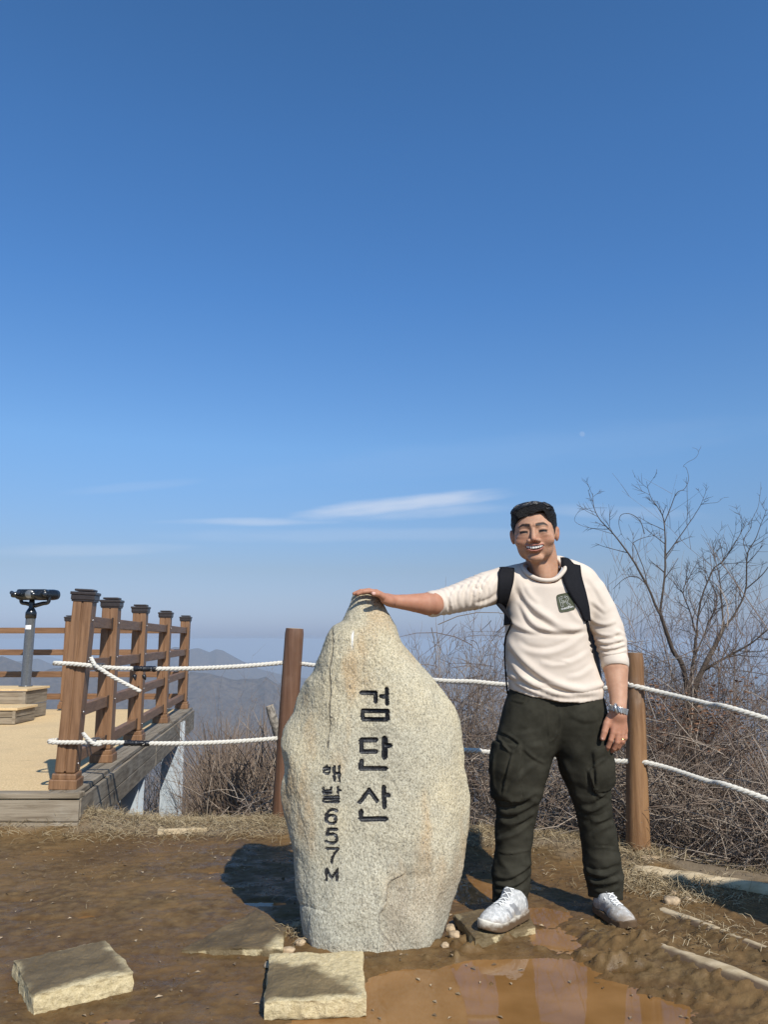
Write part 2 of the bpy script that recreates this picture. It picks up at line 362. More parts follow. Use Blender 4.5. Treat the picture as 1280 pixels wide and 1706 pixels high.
for D, cr, sl in RIDGES:
    cr = np.array(cr, float); qy = np.array([q_of(y) for y in cr[:, 1]])
    ux = (cr[:, 0] - CX) / (FPX * ct + .2 * FPX * st)
    u = np.tan(np.clip(AZ, -R(50), R(50))); zc = H + np.interp(u, ux, qy) * D
    zc = np.where(np.abs(AZ) > R(50), zc + 60 * fbm(hq / 1500, 2), zc)
    dd = np.where(np.abs(AZ) > R(90), RR, RR * np.cos(np.clip(AZ, -R(90), R(90))) if False else RR * np.cos(np.clip(AZ, -R(50), R(50)))) - D
    nz = fbm(hq / 330, 5, .55); rid = zc - np.abs(dd) * sl * (1 + .25 * nz) - np.minimum(np.abs(dd) / 250, 1) * 60 * np.abs(fbm(hq / 210 + 5, 4, .55)) + np.exp(-(dd / 120) ** 2) * 3 * fbm(hq / 60, 2)
    hz = np.maximum(hz, rid)
hi = np.arange(AZ.size).reshape(AZ.shape); h2 = np.concatenate([hi, hi[:, :1]], 1)
hf = np.stack([h2[:-1, 1:], h2[:-1, :-1], h2[1:, :-1], h2[1:, 1:]], -1).reshape(-1, 4)
t = NT('winter_forest'); n1 = t.noise(.006, 6, .6); n2 = t.noise(.05, 5, .7)
mHill = t.fin(t.mix(t.rng(n2, .3, .7), t.mix(n1, (.045, .038, .03), (.085, .062, .045)), t.mix(n1, (.11, .085, .062), (.15, .115, .08))), .95, t.bump(n2, 1., 8.), spec=.1)
link('hills', mesh_data('hills', np.stack([HX, HY, hz], -1).reshape(-1, 3), hf, mHill), kind='structure')
# ---- the air: one closed box of even haze
hb = 15500.0
v, f = box((0, 0, (9 - 800) / 2), (2 * hb, 2 * hb, 809))
t = NT('haze'); t.n.remove(t.b); pv = t.n.new('ShaderNodeVolumePrincipled'); t.link(pv.outputs[0], t.out.inputs['Volume'])
pv.inputs['Color'].default_value = (.60, .70, .81, 1); pv.inputs['Density'].default_value = 2.0e-4; pv.inputs['Anisotropy'].default_value = 0.0
TICK('terrain')
hzO = link('haze', mesh_data('haze', v, f, t.m, False), kind='stuff')
# ------------------------------------------------------------------ summit stone
DS = 3.01                                       # depth of the stone's middle plane at its foot
OUT = [(985, 606, 622), (987, 594, 632), (990, 590, 636), (995, 588, 637), (1000, 586, 639), (1015, 578, 647), (1028, 571, 656), (1035, 567, 660), (1040, 558, 663), (1046, 551, 666), (1072, 538, 674), (1100, 528, 695), (1120, 521, 713), (1135, 509, 727),
       (1160, 496, 745), (1185, 485, 760), (1215, 472, 769), (1240, 466, 775), (1262, 464, 778), (1300, 467, 781), (1320, 471, 784), (1345, 474, 785), (1380, 480, 783), (1420, 486, 777), (1460, 491, 766), (1500, 497, 754),
       (1540, 502, 745), (1560, 506, 738), (1575, 511, 727), (1590, 516, 716), (1640, 522, 705)]
OUT = np.array(OUT, float)
def crop(cx, cy): return 520 + cx / 4.613, 1120 + cy / 4.613
GL = {  # strokes in the inscription's own grid, width
    0: (27, [[(372, 158), (488, 158), (488, 226)], [(572, 130), (572, 242)], [(528, 184), (572, 184)], [(386, 296), (572, 296), (572, 362), (386, 362), (386, 296)]]),
    1: (31, [[(495, 521), (374, 521), (374, 611), (495, 611)], [(556, 505), (556, 655)], [(556, 562), (590, 562)], [(373, 684), (373, 740), (566, 740)]]),
    2: (31, [[(368, 996), (435, 906), (500, 990)], [(559, 886), (559, 1036)], [(559, 945), (595, 945)], [(375, 1068), (375, 1127), (570, 1127)]]),
    3: (17, [[(119, 720), (119, 728)], [(94, 735), (148, 735)], [(120 + 19 * math.cos(a), 763 + 17 * math.sin(a)) for a in np.linspace(0, 2 * math.pi, 14)], [(177, 722), (177, 836)], [(217, 720), (217, 840)], [(177, 776), (217, 776)]]),
    4: (13.5, [[(90, 885), (90, 930)], [(150, 885), (150, 930)], [(90, 908), (150, 908)], [(90, 930), (150, 930)], [(200, 880), (200, 938)], [(200, 908), (222, 908)], [(88, 955), (206, 955), (206, 974), (90, 974), (90, 996), (206, 996)]]),
    5: (19, [[(188, 1068), (170, 1056), (150, 1054), (128, 1064), (114, 1090), (111, 1125), (114, 1142)], [(150 + 37 * math.cos(a), 1130 + 33 * math.sin(a)) for a in np.linspace(0, 2 * math.pi, 16)]]),
    6: (19, [[(188, 1206), (124, 1206), (115, 1252), (135, 1244), (160, 1243), (180, 1255), (187, 1275), (180, 1298), (160, 1312), (135, 1312), (110, 1298)]]),
    7: (18, [[(106, 1355), (192, 1355), (168, 1385), (148, 1420), (137, 1464)]]),
    8: (19, [[(98, 1598), (98, 1512), (145, 1585), (194, 1512), (194, 1598)]])}
def segdist(px, py, A, B):
    dx, dy = B[0] - A[0], B[1] - A[1]; L = dx * dx + dy * dy + 1e-9
    t = np.clip(((px - A[0]) * dx + (py - A[1]) * dy) / L, 0, 1)
    return np.hypot(px - A[0] - t * dx, py - A[1] - t * dy)
def polydist(px, py, pts):
    d = np.full(px.shape, 1e9)
    for A, B in zip(pts[:-1], pts[1:]): d = np.minimum(d, segdist(px, py, A, B))
    return d
def make_stone():
    rows = np.concatenate([np.linspace(985, 990, 8), np.arange(990.9, 1640, .95)])
    L = spline(OUT, 400); Lx = np.interp(rows, L[:, 0], L[:, 1]); Rx = np.interp(rows, L[:, 0], L[:, 2])
    nf, nb = 330, 70
    u = np.concatenate([np.linspace(-1, 1, nf), np.linspace(1, -1, nb + 2)[1:-1]]); front = np.arange(len(u)) < nf
    n = len(u); V = np.zeros((len(rows), n, 3))
    for i, y in enumerate(rows):
        Dm = DS + .015 * (1583 - y) / 600
        a, b = P(Lx[i], y, Dm), P(Rx[i], y, Dm); hw = (b.x - a.x) / 2; cx = (a.x + b.x) / 2; z = a.z
        s = (y - 984) / 600
        dpt = .155 * min(1, (max(s, .0) * 7 + .06)) ** .5 * min(1, .55 + hw / .42)
        # even spacing over the outline; the front bulges gently, its right side rolls away sooner
        th = u * .985; e = np.sqrt(np.clip(1 - np.abs(th) ** 3.2, 0, 1)); e = np.where(np.abs(u) > .999, 0, e)
        X = cx + hw * np.where(np.abs(u) > .999, np.sign(u), u)
        Y = Dm + np.where(front, -dpt * e * (1 - .22 * np.clip(u, 0, 1) ** 2), dpt * .95 * e)
        V[i, :, 0] = X; V[i, :, 1] = Y; V[i, :, 2] = z
    V = V.reshape(-1, 3); nr = len(rows)
    F = []; idx = np.arange(nr * n).reshape(nr, n); i2 = np.concatenate([idx, idx[:, :1]], 1)
    F = np.stack([i2[:-1, :-1], i2[1:, :-1], i2[1:, 1:], i2[:-1, 1:]], -1).reshape(-1, 4)
    ctr = V.reshape(nr, n, 3).mean(1); rad = V - np.repeat(ctr, n, 0); rad[:, 2] = 0; rad /= np.linalg.norm(rad, axis=1)[:, None] + 1e-9
    isf = np.tile(front, nr); uu_ = np.tile(u, nr); edge = 1 - sstep(.8, .98, np.abs(uu_))
    # relief: broad undulation, elongated dressing marks, grains
    d = .010 * fbm(V * np.array([4, 4, 3]), 3) + .0032 * fbm(V * np.array([22, 22, 13]) + 3, 3) + .0016 * fbm(V * np.array([70, 70, 40]) + 9, 3, .6) + .0013 * noise(V * np.array([190, 190, 120]))
    px, py = proj(V)
    back = .045 * sstep(556, 490, px) * sstep(1010, 1060, py) * sstep(1300, 1180, py) * isf        # the flank left of the crack falls away
    back = back + .030 * sstep(0, 34, px - np.interp(py, [1035, 1140, 1250, 1400, 1560], [640, 700, 742, 752, 712])) * isf
    d += .008 * np.clip(fbm(V * np.array([6, 6, 4]) + 40, 2) * 2.2, -1, .35) * isf
    crack = polydist(px, py, [(553, 1040), (551, 1090), (549, 1130), (547, 1160), (545, 1205), (543, 1245)])
    wob = 1.1 + .9 * noise(np.stack([px * .3, py * .12, px * 0], -1))
    ck = np.exp(-(crack / np.maximum(wob, .5)) ** 2) * sstep(1040, 1060, py) * isf
    d -= .006 * ck
    spots = np.exp(-(polydist(px, py, [(551, 1195), (548, 1215)]) / 6) ** 2) * (noise(np.stack([px * .45, py * .3, px * 0], -1)) > .12)
    spots = np.maximum(spots, np.exp(-(polydist(px, py, [(545, 1236), (546, 1241)]) / 3.4) ** 2))
    # a flaked hollow low on the right
    sc = np.array([(700, 1452), (676, 1458), (655, 1468), (646, 1482), (643, 1505), (632, 1522), (633, 1548), (648, 1568), (664, 1590), (664, 1660)])
    scx = np.interp(py, sc[1:, 1], sc[1:, 0]); holl = sstep(0, 6, px - scx) * sstep(1448, 1462, py + .35 * (px - 700) * (px > 700) * 0) * sstep(60, 30, px - scx) * isf
    d -= .010 * holl
    scd = polydist(px, py, [tuple(q) for q in sc]); ck = np.maximum(ck, .55 * np.exp(-(scd / 1.6) ** 2) * (noise(np.stack([px * .08, py * .08, px * 0], -1)) > -.15) * isf * (py > 1452)); ck = np.maximum(ck, .22 * holl)
    st_ = np.exp(-((px - 690) / 26) ** 2 - ((py - 1440) / 30) ** 2) * isf; ck = np.maximum(ck, .30 * st_ * (.6 + noise(np.stack([px * .1, py * .1, px * 0], -1))))
    d -= .004 * np.exp(-((py - 1508 - .28 * (px - 500)) / 3) ** 2) * sstep(560, 530, px) * isf
    # left edge chip
    d -= .018 * np.exp(-(((px - 466) / 8) ** 2 + ((py - 1285) / 28) ** 2))
    # the carved inscription
    gid = np.full(len(V), -1); gd = np.full(len(V), 99.)
    box_ = isf & (px > 530) & (px < 660) & (py > 1140) & (py < 1475)
    bi = np.where(box_)[0]
    wobx = .5 * noise(np.stack([px[bi] * .35, py[bi] * .35, px[bi] * 0], -1)); 
    for g, (w, strokes) in GL.items():
        for s_ in strokes:
            dd = polydist(px[bi] + wobx * .6, py[bi], [crop(*q) for q in s_]) - w / 4.613 / 2 * 1.12
            m = dd < gd[bi]; gd[bi[m]] = dd[m]; gid[bi[m & (dd < 0)]] = g
    groove = sstep(.7, -1.7, gd)
    V = V + back[:, None] * np.array([0, 1, 0]); V2 = V + rad * (d * (1 - .75 * groove))[:, None] - rad * (.010 * groove)[:, None]
    cap = len(V2); V2 = np.vstack([V2, V2[:n].mean(0) + np.array([0, 0, .004])])
    Fc = [(cap, idx[0, k], idx[0, (k + 1) % n]) for k in range(n)]
    return V2, F, Fc, gid, ck, spots, px, py
sV, sF, sFc, gid, ck, spots, spx, spy = make_stone()
t = NT('granite')
v = t.map((1, 1, .62)); n0 = t.noise(2.2, 4, .6); na = t.noise(150, 4, .7, v); nb_ = t.noise(260, 3, .7, v); vc = t.vor(150, v); sp1 = t.noise(38, 6, .8, t.map((1.3, 1, .75)))
gw = t.n.new('ShaderNodeNewGeometry'); gz0 = t.n.new('ShaderNodeSeparateXYZ'); t.link(gw.outputs['Position'], gz0.inputs[0])
base = t.mix(t.rng(n0, .38, .64), (.50, .455, .33), (.60, .51, .325))
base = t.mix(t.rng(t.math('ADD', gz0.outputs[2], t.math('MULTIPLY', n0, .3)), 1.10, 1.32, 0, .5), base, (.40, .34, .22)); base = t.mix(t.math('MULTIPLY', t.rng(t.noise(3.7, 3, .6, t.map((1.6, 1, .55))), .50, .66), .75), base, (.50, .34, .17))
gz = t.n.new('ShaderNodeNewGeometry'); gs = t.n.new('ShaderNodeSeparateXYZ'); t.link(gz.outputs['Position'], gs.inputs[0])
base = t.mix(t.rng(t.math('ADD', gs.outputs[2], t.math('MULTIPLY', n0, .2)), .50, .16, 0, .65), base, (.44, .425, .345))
base = t.mix(t.rng(na, .38, .54, .48, 0), base, (.17, .15, .10)); base = t.mix(t.rng(na, .55, .70, 0, .4), base, (.80, .76, .58))
base = t.mix(t.rng(nb_, .38, .46, .7, 0), base, (.07, .065, .05)); base = t.mix(t.rng(sp1, .62, .70, 0, .7), base, (.05, .048, .042)); base = t.mix(t.rng(t.noise(420, 2, .6), .60, .66, 0, .6), base, (.85, .82, .70))
base = t.mix(t.attr('dark', 2), base, (.075, .06, .045))
base = t.mix(t.attr('streak', 2), base, (.85, .84, .80))
bp = t.bump(na, .5, .006); bp = t.bump(nb_, .35, .0015, bp)
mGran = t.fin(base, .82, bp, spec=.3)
t = NT('black_letter_paint'); n = t.noise(160, 4, .7)
mInk = t.fin(t.mix(t.rng(n, .55, .75), (.012, .012, .013), (.16, .155, .14)), .42, t.bump(n, .6, .003))
stone = thing('summit_stone', 'tall pale granite summit stone with black carved Korean lettering', 'stone', (0, DS, 0))
fg = gid[sF]; letter = np.where((fg >= 0).sum(1) >= 2, fg.max(1), -1)
keep = sF[letter < 0]
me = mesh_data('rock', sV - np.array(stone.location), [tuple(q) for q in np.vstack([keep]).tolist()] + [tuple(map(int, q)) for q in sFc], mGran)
dk = np.clip(np.maximum(ck * .95, spots * .8), 0, 1); dk = np.append(dk, 0); setattr_col(me, 'dark', dk)
strk = np.exp(-((spx - 586) / 1.6) ** 2) * sstep(1048, 1056, spy) * sstep(1086, 1068, spy); setattr_col(me, 'streak', np.append(strk * .8, 0))
o = bpy.data.objects.new('rock', me); COL.objects.link(o); o.parent = stone
GN = {0: 'first syllable of the mountain name, carved and painted black', 1: 'second syllable of the mountain name, carved and painted black', 2: 'third syllable of the mountain name, carved and painted black'}
for g in GL:
    ff = sF[letter == g]; uq, inv = np.unique(ff.ravel(), return_inverse=True)
    o = wpart('carved_letter' if g < 5 or g == 8 else 'carved_digit', sV[uq], inv.reshape(-1, 4), mInk, stone)
    if g in GN: o['label'] = GN[g]
# ------------------------------------------------------------------ flat stone slabs
t = NT('sandstone'); n1 = t.noise(60, 5, .7); n2 = t.noise(9, 4, .6); n3 = t.noise(230, 3, .7); mud = t.attr('mud', 2)
c = t.mix(t.rng(n1, .3, .7), (.48, .38, .20), (.68, .56, .33)); c = t.mix(t.rng(n3, .35, .48, .5, 0), c, (.25, .19, .11))
c = t.mix(mud, c, t.mix(t.rng(n2, .3, .7), (.095, .064, .028), (.165, .115, .055)))
mSand = t.fin(c, t.rng(mud, 0, 1, .85, .6), t.bump(n3, .5, .004, t.bump(n1, .5, .01)), spec=.3)
def slab(name, corners, hgt, label, seed, mudfn, side=.0, group=None, sink=.02):
    """corners: four picture points of the top face; depth from the ground at the slab's height"""
    tops = [G(x, y, z) for (x, y, z) in corners]
    c = sum(tops, Vector()) / 4; N = 46; V = []; F = []; Mu = []
    A, B, C_, D_ = [np.array(q) for q in tops]
    def topf(s, q):
        return (A * (1 - s) * (1 - q) + B * s * (1 - q) + C_ * s * q + D_ * (1 - s) * q)
    uvs = np.linspace(0, 1, N); S, Q = np.meshgrid(uvs, uvs); Pt = topf(S[..., None], Q[..., None]).reshape(-1, 3)
    nz = fbm(Pt * 14 + seed, 3); rimd = np.minimum.reduce([S, 1 - S, Q, 1 - Q]).ravel()
    Pt[:, 2] += .0045 * nz + .002 * fbm(Pt * 60, 2) - .004 * (1 - sstep(0, .05, rimd)) ** 2
    Pt[:, :2] += (.006 * fbm(Pt * 9 + seed + 5, 3))[:, None] * ((1 - rimd * 2)[:, None]) * np.array([1, .7])
    idx = np.arange(N * N).reshape(N, N); F = np.stack([idx[:-1, :-1], idx[:-1, 1:], idx[1:, 1:], idx[1:, :-1]], -1).reshape(-1, 4).tolist()
    loop = list(idx[0, :]) + list(idx[1:, -1]) + list(idx[-1, -2::-1]) + list(idx[-2:0:-1, 0]); V = [Pt]; prev = loop; nv = N * N
    cc = np.array(c); M = [mudfn(S.ravel(), Q.ravel(), Pt)]
    for k in range(1, 9):
        f = k / 8; ring = Pt[loop].copy(); out = ring - cc; out[:, 2] = 0; out /= np.linalg.norm(out, axis=1)[:, None]
        ring[:, 2] -= hgt * f
        ring += out * (.001 * math.sin(math.pi * min(1, f * 1.3)) + .006 * fbm(ring * 22 + seed, 3))[:, None] if f < 1 else 0
        V.append(ring); new = list(range(nv, nv + len(loop))); nv += len(loop); L = len(loop)
        F += [(prev[i], new[i], new[(i + 1) % L], prev[(i + 1) % L]) for i in range(L)]; prev = new
        M.append(np.clip(sstep(.75, 1.1, f + .15 * noise(ring * 20)), 0, 1) * .8 * (1 - side) + side * (1 - .9 * (noise(ring * 12) > .25)))
    V = np.vstack(V); b = (c.x, c.y, 0)
    o = top(name, V, [tuple(map(int, q)) for q in F], mSand, label, 'stone slab', b, False)
    bm = bmesh.new(); bm.from_mesh(o.data); bmesh.ops.recalc_face_normals(bm, faces=bm.faces); bm.to_mesh(o.data); bm.free()
    setattr_col(o.data, 'mud', np.clip(np.concatenate(M), 0, 1))
    if group: o['group'] = group
    return o
def mud1(S, Q, p): n = .12 * fbm(p * 12, 3); return sstep(.0, .12, np.minimum(np.minimum(S * .8 + .03, (1 - S) * .7), np.minimum(Q * .7, (1 - Q))) + n * .5 + .04) * .95
def mud2(S, Q, p):
    n = .10 * fbm(p * 10 + 4, 3)
    return np.clip(sstep(.04, -.06, (Q - (.62 - 1.0 * np.clip(S - .52, 0, 1) * 1.0 + .25 * np.clip(.3 - S, 0, 1))) * .5 + n) * sstep(0.02, .1, Q + n * .5), 0, 1) * .9 * sstep(1.0, .88, S + n)
# corner order: front-left, front-right, back-right, back-left
slab('stone_slab', [(56, 1657, .052), (222, 1618, .050), (177, 1564, .035), (22, 1599, .040)], .062, 'loose tilted sandstone slab lying alone on mud at lower left', 3, mud1)
slab('stone_slab', [(442, 1668, .040), (611, 1661, .040), (603, 1583, .030), (450, 1586, .032)], .048, 'square sandstone slab, half muddy, against the foot of the granite stone', 8, mud2)
slab('stone_slab', [(300, 1581, .008), (470, 1578, .030), (476, 1545, .026), (430, 1512, .010)], .05, 'mud covered slab left of the granite stone, only its corner pale', 12, lambda S, Q, p: 1 - .95 * sstep(.80, .93, S + .06 * noise(p * 20)) * sstep(.62, .3, Q), .85)
slab('stone_slab', [(793, 1562, .035), (893, 1543, .012), (870, 1500, .008), (757, 1521, .036)], .05, 'tilted muddy slab under the left shoe in the picture', 15, lambda S, Q, p: np.clip(.97 - .4 * sstep(.3, .6, noise(p * 9)), 0, 1), .85)
# ------------------------------------------------------------------ round posts and the twisted ropes
def wood(name, c1, c2, scale=1.0, rough=.6, worn=(.45, .40, .33), wornamt=.25, axis='z', bump=.4, gloss=.4):
    t = NT(name); st_ = (22, 22, 1.3) if axis == 'z' else ((1.3, 22, 22) if axis == 'x' else (22, 1.3, 22))
    v = t.map(tuple(q * scale for q in st_)); n = t.noise(2.2, 6, .65, v, .4); n2 = t.noise(1.6, 4, .6, t.map((3 * scale,) * 3)); nf = t.noise(9, 4, .7, v)
    c = t.mix(t.rng(n, .32, .68), c1, c2); c = t.mix(t.math('MULTIPLY', t.rng(n2, .5, .75), wornamt), c, worn)
    c = t.mix(t.rng(nf, .62, .72, 0, .5), c, tuple(q * .35 for q in c1))
    return t.fin(c, rough, t.bump(nf, bump, .004, t.bump(n, bump, .006)), spec=gloss)
mPostR = wood('weathered_round_wood', (.17, .085, .035), (.30, .165, .075), .6, .55, (.42, .36, .29), .55)
mPostL = wood('stained_round_wood', (.115, .055, .028), (.19, .10, .058), .6, .5, (.33, .22, .15), .3)
mEnd = simple('cut_wood', (.42, .33, .22), .8, var=.3, scale=60)
def round_post(base, topp, r0, r1, m, label, group, seed, split=0):
    base = Vector(base); topp = Vector(topp); n = 40; pts = np.array([base.lerp(topp, i / n) for i in range(n + 1)]); seg = 40
    t_, a_, b_ = frames(pts); V = []
    an = np.arange(seg) * 2 * math.pi / seg
    for i in range(n + 1):
        f = i / n; r = r0 + (r1 - r0) * f
        rr_ = r * (1 + .018 * noise(np.stack([np.cos(an) * 1.2 + seed, np.sin(an) * 1.2, an * 0 + f * 2.5], -1)))
        # weather checks: narrow grooves running with the grain
        for k, (a0, w, dp) in enumerate([(4.3, .05, .006), (5.2, .04, .004), (3.6, .035, .004), (2.0, .05, .006), (.6, .04, .005)]):
            aa = a0 + seed * .7 + .06 * math.sin(f * 5 + k); da = np.abs((an - aa + math.pi) % (2 * math.pi) - math.pi)
            rr_ = rr_ - dp * np.exp(-(da / .085) ** 2) * (.5 + .5 * math.sin(f * 9 + k * 2))
        if i == n: rr_ = rr_ - .004
        V.append(pts[i] + rr_[:, None] * (np.cos(an)[:, None] * a_[i] + np.sin(an)[:, None] * b_[i]))
    V = np.vstack(V); F = [(i * seg + k, i * seg + (k + 1) % seg, (i + 1) * seg + (k + 1) % seg, (i + 1) * seg + k) for i in range(n) for k in range(seg)]
    th = thing('rope_post', label, 'post', (base.x, base.y, 0), group=group)
    wpart('post_shaft', V, F, m, th)
    rim = V[-seg:]; cc = rim.mean(0) + np.array([0, 0, .002]); v2 = np.vstack([cc, rim * .72 + cc * .28 + np.array([0, 0, .001]), rim])
    f2 = [(0, 1 + k, 1 + (k + 1) % seg) for k in range(seg)] + [(1 + k, 1 + seg + k, 1 + seg + (k + 1) % seg, 1 + (k + 1) % seg) for k in range(seg)]
    wpart('cut_end', v2, f2, mEnd, th, False)
    return th
GRP = 'round posts carrying the white ropes'
DL, DR = 4.70, 4.02
pl0 = P(467, 1385, DL); pl1 = P(491, 1047, DL - .02); round_post((pl0.x, DL, -.25 * 0 - .06), pl1, .058, .056, mPostL, 'leaning red brown round post left of the granite stone', GRP, 1)
pr0 = P(1064, 1432, DR); pr1 = P(1058, 1088, DR + .03); round_post((pr0.x, DR, -.06), pr1, .060, .0435, mPostR, 'weathered round wooden post behind the standing man', GRP, 2)
round_post((2.95, 3.0, -.5), (2.93, 3.0, .62), .055, .047, mPostR, 'weathered round post off to the right beyond the logs', GRP, 4)
t = NT('white_rope'); n = t.noise(260, 4, .7); n2 = t.noise(8, 3)
v = t.map((1, 1, 1)); mRope = t.fin(t.mix(t.rng(n, .3, .7), (.52, .48, .40), (.76, .72, .62)), .75, t.bump(n, .6, .002), spec=.25)
mTape = simple('black_tape', (.012, .012, .013), .35, bump=.5, scale=40, dist=.01)
mWire = simple('grey_wire', (.2, .2, .2), .4, .8)
def rope(pts, r=.0124, pitch=.072, n=None, thick_ends=False):
    """three strands laid round a centre line"""
    pts = np.asarray(pts, float); L = np.linalg.norm(np.diff(pts, axis=0), axis=1).sum(); n = n or max(12, int(L / .0085)); c = spline(pts, n)
    s = np.concatenate([[0], np.cumsum(np.linalg.norm(np.diff(c, axis=0), axis=1))]); t_, a_, b_ = frames(c); V = []; F = []; off = 0
    for k in range(3):
        ph = -2 * math.pi * s / pitch + k * 2 * math.pi / 3
        q = c + r * .58 * (np.cos(ph)[:, None] * a_ + np.sin(ph)[:, None] * b_)
        v, f = tube(q, r * .56, 8); V.append(v); F += [tuple(i + off for i in g) for g in f]; off += len(v)
    return np.vstack(V), F
def sag(a, b, s, n=9): a = np.array(a); b = np.array(b); return [a + (b - a) * i / (n - 1) - np.array([0, 0, s * 4 * (i / (n - 1)) * (1 - i / (n - 1))]) for i in range(n)]
# ------------------------------------------------------------------ timber viewing deck
ZD = .195; mDeckW = wood('deck_rail_wood', (.155, .078, .036), (.26, .14, .068), 1, .5, (.30, .17, .09), .2)
mDeckX = wood('deck_rail_wood_long', (.155, .078, .036), (.26, .14, .068), 1, .5, (.30, .17, .09), .2, axis='x')
mDeckY = wood('deck_rail_wood_deep', (.155, .078, .036), (.26, .14, .068), 1, .5, (.30, .17, .09), .2, axis='y')
mGreyX = wood('grey_board_x', (.17, .13, .085), (.33, .27, .19), .8, .8, (.42, .37, .29), .4, axis='x', gloss=.2)
mGreyY = wood('grey_board_y', (.15, .12, .085), (.29, .245, .18), .8, .8, (.40, .36, .29), .4, axis='y', gloss=.2)
mCapm = simple('dark_post_cap', (.035, .026, .022), .38, bump=.2, scale=80)
t = NT('coir_mat'); n = t.noise(150, 4, .75, t.map((1, .35, 1))); n2 = t.noise(2.5, 4); n3 = t.noise(14, 5, .6, t.map((.25, 1, 1)))
c = t.mix(t.rng(n, .3, .7), (.55, .38, .19), (.80, .60, .33)); c = t.mix(t.rng(n2, .42, .7, 0, .35), c, (.52, .38, .22)); c = t.mix(t.rng(n3, .62, .72, 0, .4), c, (.42, .29, .16))
mMat = t.fin(c, .9, t.bump(n, .7, .006), spec=.15)
mScrew = simple('screw_steel', (.55, .5, .45), .35, .9)
Dp = [4.655, 5.62, 6.75, 8.18, 9.82]
def row_x(D): return P(106, 1318, Dp[0]).x + (P(303, 1183, Dp[-1]).x - P(106, 1318, Dp[0]).x) * (D - Dp[0]) / (Dp[-1] - Dp[0])
dirv = Vector((row_x(9) - row_x(5), 4, 0)).normalized(); ang = math.atan2(dirv.y, dirv.x) - math.pi / 2
deck = thing('viewing_deck', 'raised timber viewing deck with matting floor and brown railing', 'deck', (row_x(Dp[0]), Dp[0], 0))
Rz = Matrix.Rotation(ang, 3, 'Z')
D0 = Dp[0] - .14; D1 = Dp[-1] + .14; XL = -9.0
def edge_x(D, off=.115): return row_x(D) + off
nx_deck = [(XL, D0), (edge_x(D0) - .16, D0), (edge_x(D1) - .16, D1), (XL, D1)]
v = [(x, y, ZD) for x, y in nx_deck] + [(x, y, ZD - .03) for x, y in nx_deck]; bm_v = np.array(v)
wpart('mat_floor', bm_v, [(0, 1, 2, 3), (4, 7, 6, 5), (0, 4, 5, 1), (1, 5, 6, 2), (2, 6, 7, 3), (3, 7, 4, 0)], mMat, deck, False)
def bar(name, a, b, w, h, m, parent, bev=.004, **k):
    """box from a to b (ends), width w across, height h, in world coordinates"""
    a = Vector(a); b = Vector(b); d = b - a; L = d.length; q = Vector((1, 0, 0)).rotation_difference(d.normalized())
    x = d.normalized(); z = Vector((0, 0, 1)); y = z.cross(x).normalized(); z = x.cross(y); M = Matrix((x, y, z)).transposed()
    v, f = box((0, 0, 0), (L, w, h), bev, M); return wpart(name, v + np.array((a + b) / 2), f, m, parent, False, **k)
e0, e1 = Vector((edge_x(D0), D0, 0)), Vector((edge_x(D1), D1, 0)); nrm = Vector((dirv.y, -dirv.x, 0))
for k in range(2): # edge boards on top, beside the mat
    o_ = nrm * (-.04 - k * .085 + .0); bar('edge_board', e0 + o_ + Vector((0, 0, ZD + .004)), e1 + o_ + Vector((0, 0, ZD + .004)), .08, .03, mGreyY, deck)
for k in range(2): # side fascia, two boards deep
    o_ = nrm * .012; z = ZD - .012 - .118 * k - .057
    L = (e1 - e0)
    for s0, s1 in ((0, .47), (.475, 1)):
        bar('fascia_board', e0 + L * s0 + o_ + Vector((0, 0, z)), e0 + L * s1 + o_ + Vector((0, 0, z)), .022, .113, mGreyY, deck)
for k in range(2): # front fascia
    z = ZD - .02 - .118 * k - .057
    bar('fascia_board', (XL, D0 - .012, z), (edge_x(D0) + .02, D0 - .012, z), .022, .113, mGreyX, deck)
bar('edge_board', (XL, D0 + .02, ZD + .003), (edge_x(D0) + .02, D0 + .02, ZD + .003), .085, .028, mGreyX, deck)
def deck_post(x, y, wtop, name='post'):
    w = wtop; hgt = 1.085; Mz = Rz.to_4x4()
    hw = w / 2
    p = MB()
    for s in (-1, 1): # two timbers side by side with a shadow gap
        v, f = box((s * (hw / 2 + .0), 0, hgt / 2 + .05), (hw - .008, w, hgt - .1), .006, None); p.add(v @ np.array(Rz).T, f)
    v, f = box((0, 0, hgt / 2 + .05), (w * .6, w * .9, hgt - .12), 0, None); p.add(v @ np.array(Rz).T, f)
    v, f = p.get(); po = wpart('post', np.array(v) + np.array([x, y, ZD + .01]), f, mDeckW, deck, False)
    sk = MB(); v, f = box((0, 0, .028), (w + .036, w + .036, .055), .006); sk.add(v @ np.array(Rz).T, f); v, f = box((0, 0, .07), (w + .016, w + .016, .035), .008); sk.add(v @ np.array(Rz).T, f)
    v, f = sk.get(); o = wpart('post_skirt', v + np.array([x, y, ZD + .019]), f, mDeckW, deck, False)
    cp = MB()
    for sz, zz, hh in ((w + .008, .0, .014), (w + .016, .018, .03), (w + .026, .042, .018)):
        v, f = box((0, 0, hgt + .0 + zz), (sz, sz, hh), .004); cp.add(v @ np.array(Rz).T, f)
    v, f = box((0, 0, hgt + .062), (w - .01, w - .01, .014), .006); cp.add(v @ np.array(Rz).T, f)
    v, f = cp.get(); wpart('post_cap', v + np.array([x, y, ZD + .01]), f, mCapm, deck, False)
    sc = MB()
    for zz in (.16, .45, .74, .98):
        v, f = rev([(.0001, 0), (.008, 0), (.007, .005), (.003, .009)], 8, (hw + .001, -w * .28, zz), (1, 0, 0)); sc.add(v @ np.array(Rz).T, f)
    v, f = sc.get(); wpart('screws', v + np.array([x, y, ZD]), f, mScrew, deck, kind='stuff')
PW = .120
n_before = set(deck.children)
